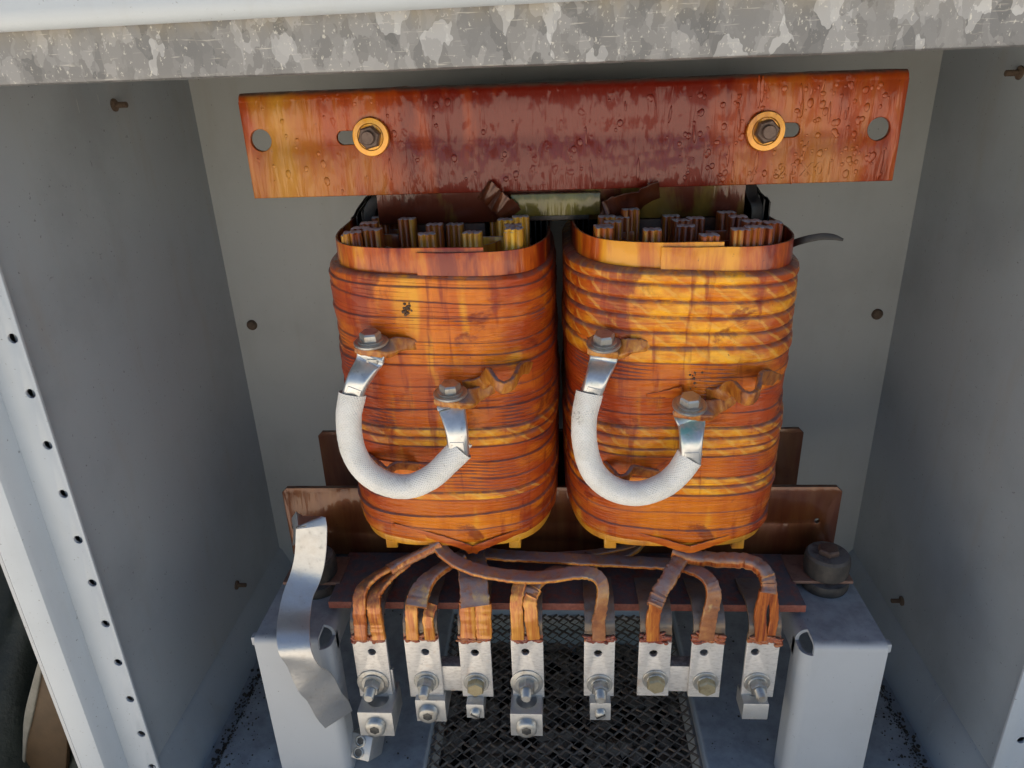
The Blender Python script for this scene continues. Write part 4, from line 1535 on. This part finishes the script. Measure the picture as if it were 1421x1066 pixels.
# ------------------------------------------------------------------ wire lugs bolted below the bars
lug_lab = {0: 'large aluminium wire lug below the leftmost bar, its wire hole open towards the bolt',
           1: 'large aluminium wire lug set back below the second bar beside the white link',
           2: 'small slotted screw wire lug below the hex bolt of the third bar',
           3: 'large aluminium wire lug below the fourth bar, over the dark mesh centre',
           4: 'small slotted screw wire lug under the fifth bar, alone over dark mesh',
           7: 'small wire lug with an empty round screw hole under the rightmost bar'}
LUGS = [(0, (497, 547), (988, 1021), -.272, 'big', 522), (1, (577, 619), (971, 1001), -.2590, 'big', 595), (2, (648, 671), (977, 996), -.262, 'small', 660),
        (3, (709, 752), (990, 1021), -.272, 'big', 731), (4, (820, 846), (975, 999), -.262, 'small', 833), (7, (1033, 1063), (976, 998), -.263, 'tiny', 1047)]
for k, (xa, xb), (ya, yb), Yf, typ, sx in LUGS:
    a, b = at(xa, ya, Y=Yf), at(xb, yb, Y=Yf)
    yback = Yf + (.030 if typ == 'big' else .018)
    z0, z1 = b.z, a.z
    x0, x1 = a.x, b.x
    root = thing('wire_lug', lug_lab[k], 'wire lug', ((x0 + x1) / 2, (Yf + yback) / 2, z0), 'wire lugs bolted under the terminal bars')
    m = MB()
    cy = (Yf + yback) / 2 + (.001 if typ == 'big' else .001)
    rb = .0085 if typ == 'big' else .0036
    # body drilled from top to bottom for the wire
    cxm = (x0 + x1) / 2
    plate(m, [(x0, Yf), (x1, Yf), (x1, yback), (x0, yback)], [(cxm, cy - (.003 if typ == 'big' else 0), rb)], z1 - z0, Matrix.Translation((0, 0, (z0 + z1) / 2)), bevel=.0006)
    # tang running up behind the bar
    m.box((x0 + .001, YB + .0032, z1 - .004), (x1 - .001, YB + .0068, z1 + .022), .0004)
    body = m.build('lug_body', 'alu', root)
    sc = at(sx, (ya + yb) / 2 + (1 if typ == 'big' else 1), Y=Yf)
    m = MB()
    if typ == 'big':
        r = .0078
        m.lathe([(r + .0012, -.002), (r + .0012, .0003), (r + .0004, .0004), (r - .0004, -.0004)], sc, (0, -1, 0), 36)
        m.lathe([(r - .0006, 0)] + thread(r, .0002, .0050, .0011, .0006) + [(r - .0012, .0056), (.0040, .0056)], sc, (0, -1, 0), 36)
        # hexagon socket: flat dark disc standing for its shaded hollow
        m2 = MB()
        m2.lathe([(.0040, .0057), (.0036, .0059), (.0001, .0059)], sc, (0, -1, 0), 6)
        so = m.build('set_screw', 'zinc', root, sharp=50)
        m2.build('hex_socket', 'dark', so)
    elif typ == 'small':
        m.lathe([(.0046, -.001), (.0046, .0003), (.0042, .0004)], sc, (0, -1, 0), 24)
        m.lathe(thread(.0041, .0, .0040, .0010, .0005) + [(.0030, .0046)], sc, (0, -1, 0), 24)
        so = m.build('set_screw', 'zinc', root, sharp=50)
        m2 = MB().box((-.0037, -.0007, -.0006), (.0037, .0007, .0007))  # dark bar painted in for the shade of the slot
        mt = Matrix.Translation(sc + Vector((0, -.0042, 0))) @ Matrix.Rotation(random.choice((.6, -.5)), 4, 'Y') @ Matrix.Rotation(PI / 2, 4, 'X')
        m2.v = [mt @ v for v in m2.v]
        m2.build('screw_slot', 'dark', so)
    else:
        m.lathe([(.0052, 0), (.0052, .0004), (.0046, .0006), (.0043, -.0015)], sc, (0, -1, 0), 28)
        so = m.build('screw_hole', 'dark', root)

# ------------------------------------------------------------------ jumper cables with braided sleeves
JUMP = [(coilL, 'white braided jumper cable on the left coil, between its tap bolts', (515, 474), (625, 545), [(489, 546), (484, 580), (489, 622), (506, 652), (535, 671), (568, 675), (600, 661), (622, 641), (640, 622)],
         [(515, 498), (508, 508), (497, 528), (489, 549)], [(626, 562), (629, 575), (634, 598), (637, 628)], .15),
        (coilR, 'white braided jumper cable on the right coil, with blue green stain at one lug', (838, 476), (957, 562), [(818, 545), (811, 580), (812, 620), (824, 655), (850, 678), (884, 685), (918, 675), (940, 658), (957, 634)],
         [(838, 498), (834, 508), (827, 528), (819, 549)], [(958, 582), (961, 592), (959, 612), (957, 642)], 1.0)]
for co, lab, bA, bB, arc_, lA, lB, verd in JUMP:
    yA = co.front(at(*bA, Y=-.24).x) - .011
    yB = co.front(at(*bB, Y=-.24).x) - .014
    root = thing('jumper_cable', lab, 'cable', at(arc_[4][0], arc_[4][1], Y=yA - .015), 'braided jumper cables on the coil faces')
    nA = len(arc_)
    ys_ = [yA - .008 - .010 * math.sin(PI * i / (nA - 1)) + (yB - yA) * i / (nA - 1) for i in range(nA)]
    pts = [at(x, y, Y=yy) for (x, y), yy in zip(arc_, ys_)]
    vs, fs, uvs = tube_mesh(pts, .0084, n=14, seg=28, wob=.012, radii=[.0090, .0084] + [.0083] * (nA - 4) + [.0084, .0089])
    raw('sleeve', vs, fs, 'sleeve', root, uvs)
    # bare strands showing at both ends
    for e, sgn in ((0, 1), (-1, -1)):
        m = MB()
        p = pts[e]
        d = (pts[0] - pts[1]).normalized() if e == 0 else (pts[-1] - pts[-2]).normalized()
        for q in range(14):
            a = random.uniform(0, 6.28)
            rr = random.uniform(.001, .0058)
            u = d.orthogonal().normalized()
            v = d.cross(u)
            o_ = p + (u * math.cos(a) + v * math.sin(a)) * rr
            m.lathe([(.0011, -.006), (.0011, .006)], o_, d, 6)
        m.build('wire_strands', 'crimp', root)
    for (bx, by), lpx, yb_, first in ((bA, lA, yA, True), (bB, lB, yB, False)):
        bo = at(bx, by, Y=yb_)
        tilt = Vector((0, -.10 if co is coilL else -.22, 1)).normalized()
        # crimp lug: flat tongue under the bolt, then a barrel
        Ys = [yb_ + .001, yb_ - .006, yb_ - .010, (ys_[0] if first else ys_[-1])]
        P_ = [at(x, y, Y=yy) for (x, y), yy in zip(lpx, Ys)]
        P_ = [bo + tilt * (-.0085) + Vector((0, .006, 0)), bo + tilt * (-.0085) + Vector((0, -.003, 0)), P_[1] * .5 + P_[0] * .5, P_[2], P_[3]]
        m = MB()
        ribbon(m, P_, [Vector((1, 0, .1))] * 5, .016, .003, n=8, ws=[(.0185, .0030), (.0185, .0030), (.0175, .0040), (.0145, .0080), (.0140, .0115)])
        lug = m.build('crimp_lug', 'crimp', root, sharp=50)
        a_ = lug.data.attributes.new('verdigris', 'FLOAT', 'POINT')
        zz = [v.co.z for v in lug.data.vertices]
        lo, hi = min(zz), max(zz)
        a_.data.foreach_set('value', [verd * max(0, 1 - abs((z - lo) / (hi - lo) - .72) / .35) for z in zz])
        # crimp dent: raised square collar round the barrel
        d = (P_[4] - P_[3]).normalized()
        mid = P_[3] * .45 + P_[4] * .55
        m = MB()
        u = (Vector((1, 0, .1)) - d * Vector((1, 0, .1)).dot(d)).normalized()
        v = d.cross(u)
        sgn = 1 if v.y < 0 else -1
        m.sweep([(mid - d * .004 + v * sgn * .0046, u, v), (mid + d * .004 + v * sgn * .0052, u, v)], [rrect(.0095, .0022, .0006)] * 2)
        m.build('crimp_mark', 'crimp', lug)
        # copper tab of the winding, sandwiched under the washer
        m = MB()
        tx = 1
        far = surf(co, bx + 62, by + 4 if first else by - 8, -.001)
        mid2 = surf(co, bx + 38, by + 4 if first else by + 2, .006)
        ribbon(m, [bo + tilt * -.0045 + Vector((-.009, .002, 0)), bo + tilt * -.0045, bo + tilt * -.0045 + Vector((.010, .001, -.001)), mid2, far],
               [Vector((0, 1, 0)), Vector((0, 1, .1)), Vector((0, .9, .4)), Vector((0, .4, .9)), Vector((0, 0, 1))], .013, .0045, n=8, wob=.0001, ws=[(.014, .0055), (.016, .0060), (.014, .0058), (.010, .0045), (.007, .003)])
        m.build('tap_tab', 'tab', tr, sharp=45)
        # bolt and washers
        m = MB()
        washer(m, bo + tilt * -.0012, tilt, .0112, .0020)
        washer(m, bo + tilt * .0006, tilt, .0085, .0014)
        wo = m.build('washer', 'zinc', root)
        m = MB()
        hexbolt(m, bo + tilt * .0018, tilt, .0070, .0052, ref=(1, .2, 0))
        m.build('bolt', 'zinc', root)
        m = MB()
        hexbolt(m, bo + tilt * -.0105, -tilt, .0066, .0055)
        m.build('nut', 'zinc', root)

# ------------------------------------------------------------------ support brackets, rubber mounts
ZB = .110
for sx in (-1, 1):
    if sx < 0:
        xo, xi = at(350, 889, Z=ZB).x, at(438, 893, Z=ZB).x
        lab = 'grey folded bracket on the cabinet floor under the bent metal strip'
    else:
        xo, xi = at(1227, 884, Z=ZB).x, at(1130, 893, Z=ZB).x
        lab = 'grey folded bracket below the round black rubber mount'
    yf = -.262
    root = thing('support_bracket', lab, 'bracket', ((xo + xi) / 2, -.2, ZF), 'folded brackets carrying the transformer')
    t = .0025
    m = MB()
    R_ = .006
    # top sheet rolled over into the front sheet
    pr = [(-.10, ZB)] + [(yf + R_ - R_ * math.sin(a), ZB - R_ + R_ * math.cos(a)) for a in [k * PI / 12 for k in range(7)]] + [(yf, ZF + .0005)]
    ins = [(-.10, ZB - t)] + [(yf + R_ - (R_ - t) * math.sin(a), ZB - R_ + (R_ - t) * math.cos(a)) for a in [k * PI / 12 for k in range(7)]] + [(yf + t, ZF + .0005)]
    out_ = pr + ins[::-1]
    n = len(out_)
    xs = [xo + (xi - xo) * k / 1 for k in range(2)]
    vs = [(x, y, z) for x in xs for y, z in out_]
    m.add(vs, [(i, (i + 1) % n, n + (i + 1) % n, n + i) for i in range(n)] + [tuple(range(n)), tuple(range(n, 2 * n))])
    pl = m.build('plate', 'paint', root, sharp=50)
    # inner return of the front sheet, rounded
    m = MB()
    Rr = .008
    arc2 = [(xi - sx * (Rr * math.sin(a)), yf + Rr - Rr * math.cos(a)) for a in [k * PI / 16 for k in range(9)]] + [(xi - sx * Rr, yf + .021)]
    arc3 = [(xi - sx * ((Rr - t) * math.sin(a)), yf + Rr - (Rr - t) * math.cos(a)) for a in [k * PI / 16 for k in range(9)]] + [(xi - sx * (Rr - t), yf + .021)]
    o2 = arc2 + arc3[::-1]
    n = len(o2)
    vs = [(x, y, ZF + .0005) for x, y in o2] + [(x, y, ZB - .010) for x, y in o2]
    m.add(vs, [(i, (i + 1) % n, n + (i + 1) % n, n + i) for i in range(n)] + [tuple(range(n)), tuple(range(n, 2 * n))])
    m.build('front_return', 'paint', root, sharp=50)
    # inner flange hanging from the top sheet, stopping short of the front
    m = MB()
    arc2 = [(xi - sx * (Rr * math.sin(a)), ZB - Rr + Rr * math.cos(a)) for a in [k * PI / 16 for k in range(9)]] + [(xi - sx * Rr, ZB - .024)]
    arc3 = [(xi - sx * ((Rr - t) * math.sin(a)), ZB - Rr + (Rr - t) * math.cos(a)) for a in [k * PI / 16 for k in range(9)]] + [(xi - sx * (Rr - t), ZB - .024)]
    o2 = arc2 + arc3[::-1]
    n = len(o2)
    vs = [(x, yf + .016, z) for x, z in o2] + [(x, -.10, z) for x, z in o2]
    m.add(vs, [(i, (i + 1) % n, n + (i + 1) % n, n + i) for i in range(n)] + [tuple(range(n)), tuple(range(n, 2 * n))])
    m.build('side_flange', 'paint', root, sharp=50)
    # small outer corner tab
    m = MB().box((xo + sx * .0005, yf + .004, ZB - .010), (xo + sx * .004, yf + .010, ZB - .0025), .0006)
    m.build('corner_tab', 'paint', root)

for px, py, lab in ((1145, 794, 'round black rubber mount with rusty bolt on the right bracket'), (440, 797, 'black rubber mount half hidden behind the bent metal strip')):
    p = at(px, py, Z=.122)
    p.z = ZB
    root = thing('rubber_mount', lab, 'rubber mount', p, 'rubber mounts under the transformer')
    m = MB()
    m.lathe([(.0172, .0003), (.0182, .003), (.0182, .006), (.0174, .0088)], p, (0, 0, 1), 48)
    m.build('lower_pad', 'rubber', root, sharp=40)
    m = MB()
    m.lathe([(.0150, .0120), (.0166, .0140), (.0172, .024), (.0166, .0285), (.0150, .0305)], p, (0, 0, 1), 48)
    m.build('upper_pad', 'rubber', root, sharp=30)
    m = MB()
    hexbolt(m, p + Vector((0, 0, .0306)), (0, 0, 1), .0082, .0045, ref=(1, .3, 0))
    m.build('bolt', 'oldbolt', root)

# ------------------------------------------------------------------ bent metal strip
m = MB()
pp = [((408, 745), -.205), ((411, 730), -.222), ((430, 724), -.230), ((432, 745), -.233), ((430, 775), -.236), ((424, 800), -.240), ((414, 825), -.249), ((409, 850), -.260), ((407, 880), -.276), ((410, 905), -.284),
      ((422, 926), -.282), ((438, 948), -.277), ((451, 968), -.272), ((462, 985), -.2665), ((470, 998), -.2635)]
P_ = [at(*a, Y=y) for a, y in pp]
wd = wv((.3, -.9, .2), (.6, -.7, .3), (.98, 0, -.2), (.99, 0, -.15), (1, 0, -.08), (1, 0, -.05), (1, .0, 0), (1, 0, -.05), (1, 0, -.05), (.98, 0, .05), (.90, -.15, .42), (.80, .25, .55), (.82, .05, .55), (.74, .35, .55), (.70, .40, .60))
wss = [(.014, .0011), (.017, .0011), (.022, .0011), (.0235, .0011), (.0235, .0011), (.0235, .0011), (.0235, .0011), (.0235, .0011), (.0235, .0011), (.0240, .0011), (.0255, .0011), (.0265, .0011), (.0265, .0011), (.0260, .0011), (.0235, .0011)]
ribbon(m, P_, wd, .02, .0011, n=5, ws=wss, r=.0004, wob=0)
so = m.build('metal_strip', 'strip', origin=P_[8], sharp=50)
tag(so, 'bent bright metal strip creased over the left bracket', 'metal strip')

# ------------------------------------------------------------------ loose double lug on the floor
p = at(505, 1044, Z=ZF + .012)
root = thing('loose_lug', 'grey double hole lug lying on the floor beside the left bracket', 'wire lug', (p.x, p.y, ZF))
m = MB()
rot = Matrix.Translation((p.x, p.y, ZF + .0080)) @ Matrix.Rotation(-.25, 4, 'Z') @ Matrix.Rotation(-.62, 4, 'X')
mm = MB().box((-.0105, -.013, 0), (.0105, .013, .020), .002)
for dy, zc in ((-.006, .020), (.006, .020)):
    pass
mm.v = [rot @ v for v in mm.v]
mm.build('lug_body', 'alu', root)
for k, (zz, nm) in enumerate(((.0145, 'set_screw'), (.0055, 'wire_hole'))):
    c = rot @ Vector((0, -.0131, zz))
    d = (rot.to_3x3() @ Vector((0, -1, 0)))
    mm = MB()
    mm.lathe([(.0048, 0), (.0048, .0008), (.0040, .0012), (.0036, .0002)], c, d, 24)
    o = mm.build(nm, 'zinc', root)
    m2 = MB()
    m2.lathe([(.0032, .0002), (.0030, .0004)], c, d, 6 if k == 0 else 20)
    m2.build('bore', 'dark', o)

# ------------------------------------------------------------------ outside, left of the post
vs, fs = [], []
NX, NZ = 30, 40
for i in range(NX + 1):
    for j in range(NZ + 1):
        x = -.72 + .36 * i / NX
        z = -.155 + .50 * j / NZ
        y = -.16 + .03 * math.sin(i * .55 + j * .12) + .02 * math.sin(i * 1.3 - j * .2) - .14 * (1 - j / NZ) ** 2
        vs.append((x, y, z))
for i in range(NX):
    for j in range(NZ):
        a = i * (NZ + 1) + j
        fs.append((a, a + NZ + 1, a + NZ + 2, a + 1))
o = raw('tarpaulin', vs, fs, 'tarp', origin=(-.54, -.2, -.155))
md = o.modifiers.new('thickness', 'SOLIDIFY')
md.thickness = .002
tag(o, 'dark green sheet hanging in folds outside the left door post', 'tarpaulin')
m = MB()
pp = [(66, 905, -.24), (62, 945, -.24), (58, 990, -.24), (55, 1030, -.24), (52, 1090, -.24)]
P_ = [at(x, y, Y=Y) + Vector((.008 + .0, 0, 0)) for x, y, Y in pp]
ribbon(m, P_, [XD] * 5, .03, .006, ws=[(.018, .006), (.024, .006), (.032, .006), (.036, .006), (.036, .006)], mi=0, r=.001)
bo = m.build('curved_board', 'brownboard', origin=P_[-1], sharp=50)
tag(bo, 'brown curved board with pale edge standing outside the left door post', 'board')
m = MB()
P2 = [p + Vector((-w / 2 - .001, -.001, 0)) for p, w in zip(P_, (.018, .024, .032, .036, .036))]
ribbon(m, P2, [XD] * 5, .004, .008, ws=[(.003, .008), (.006, .008), (.007, .008), (.003, .008), (.002, .008)], r=.001)
m.build('edge_band', 'paleedge', bo, origin=P_[-1], sharp=50)

# every part keeps its own kind name; nothing else to do
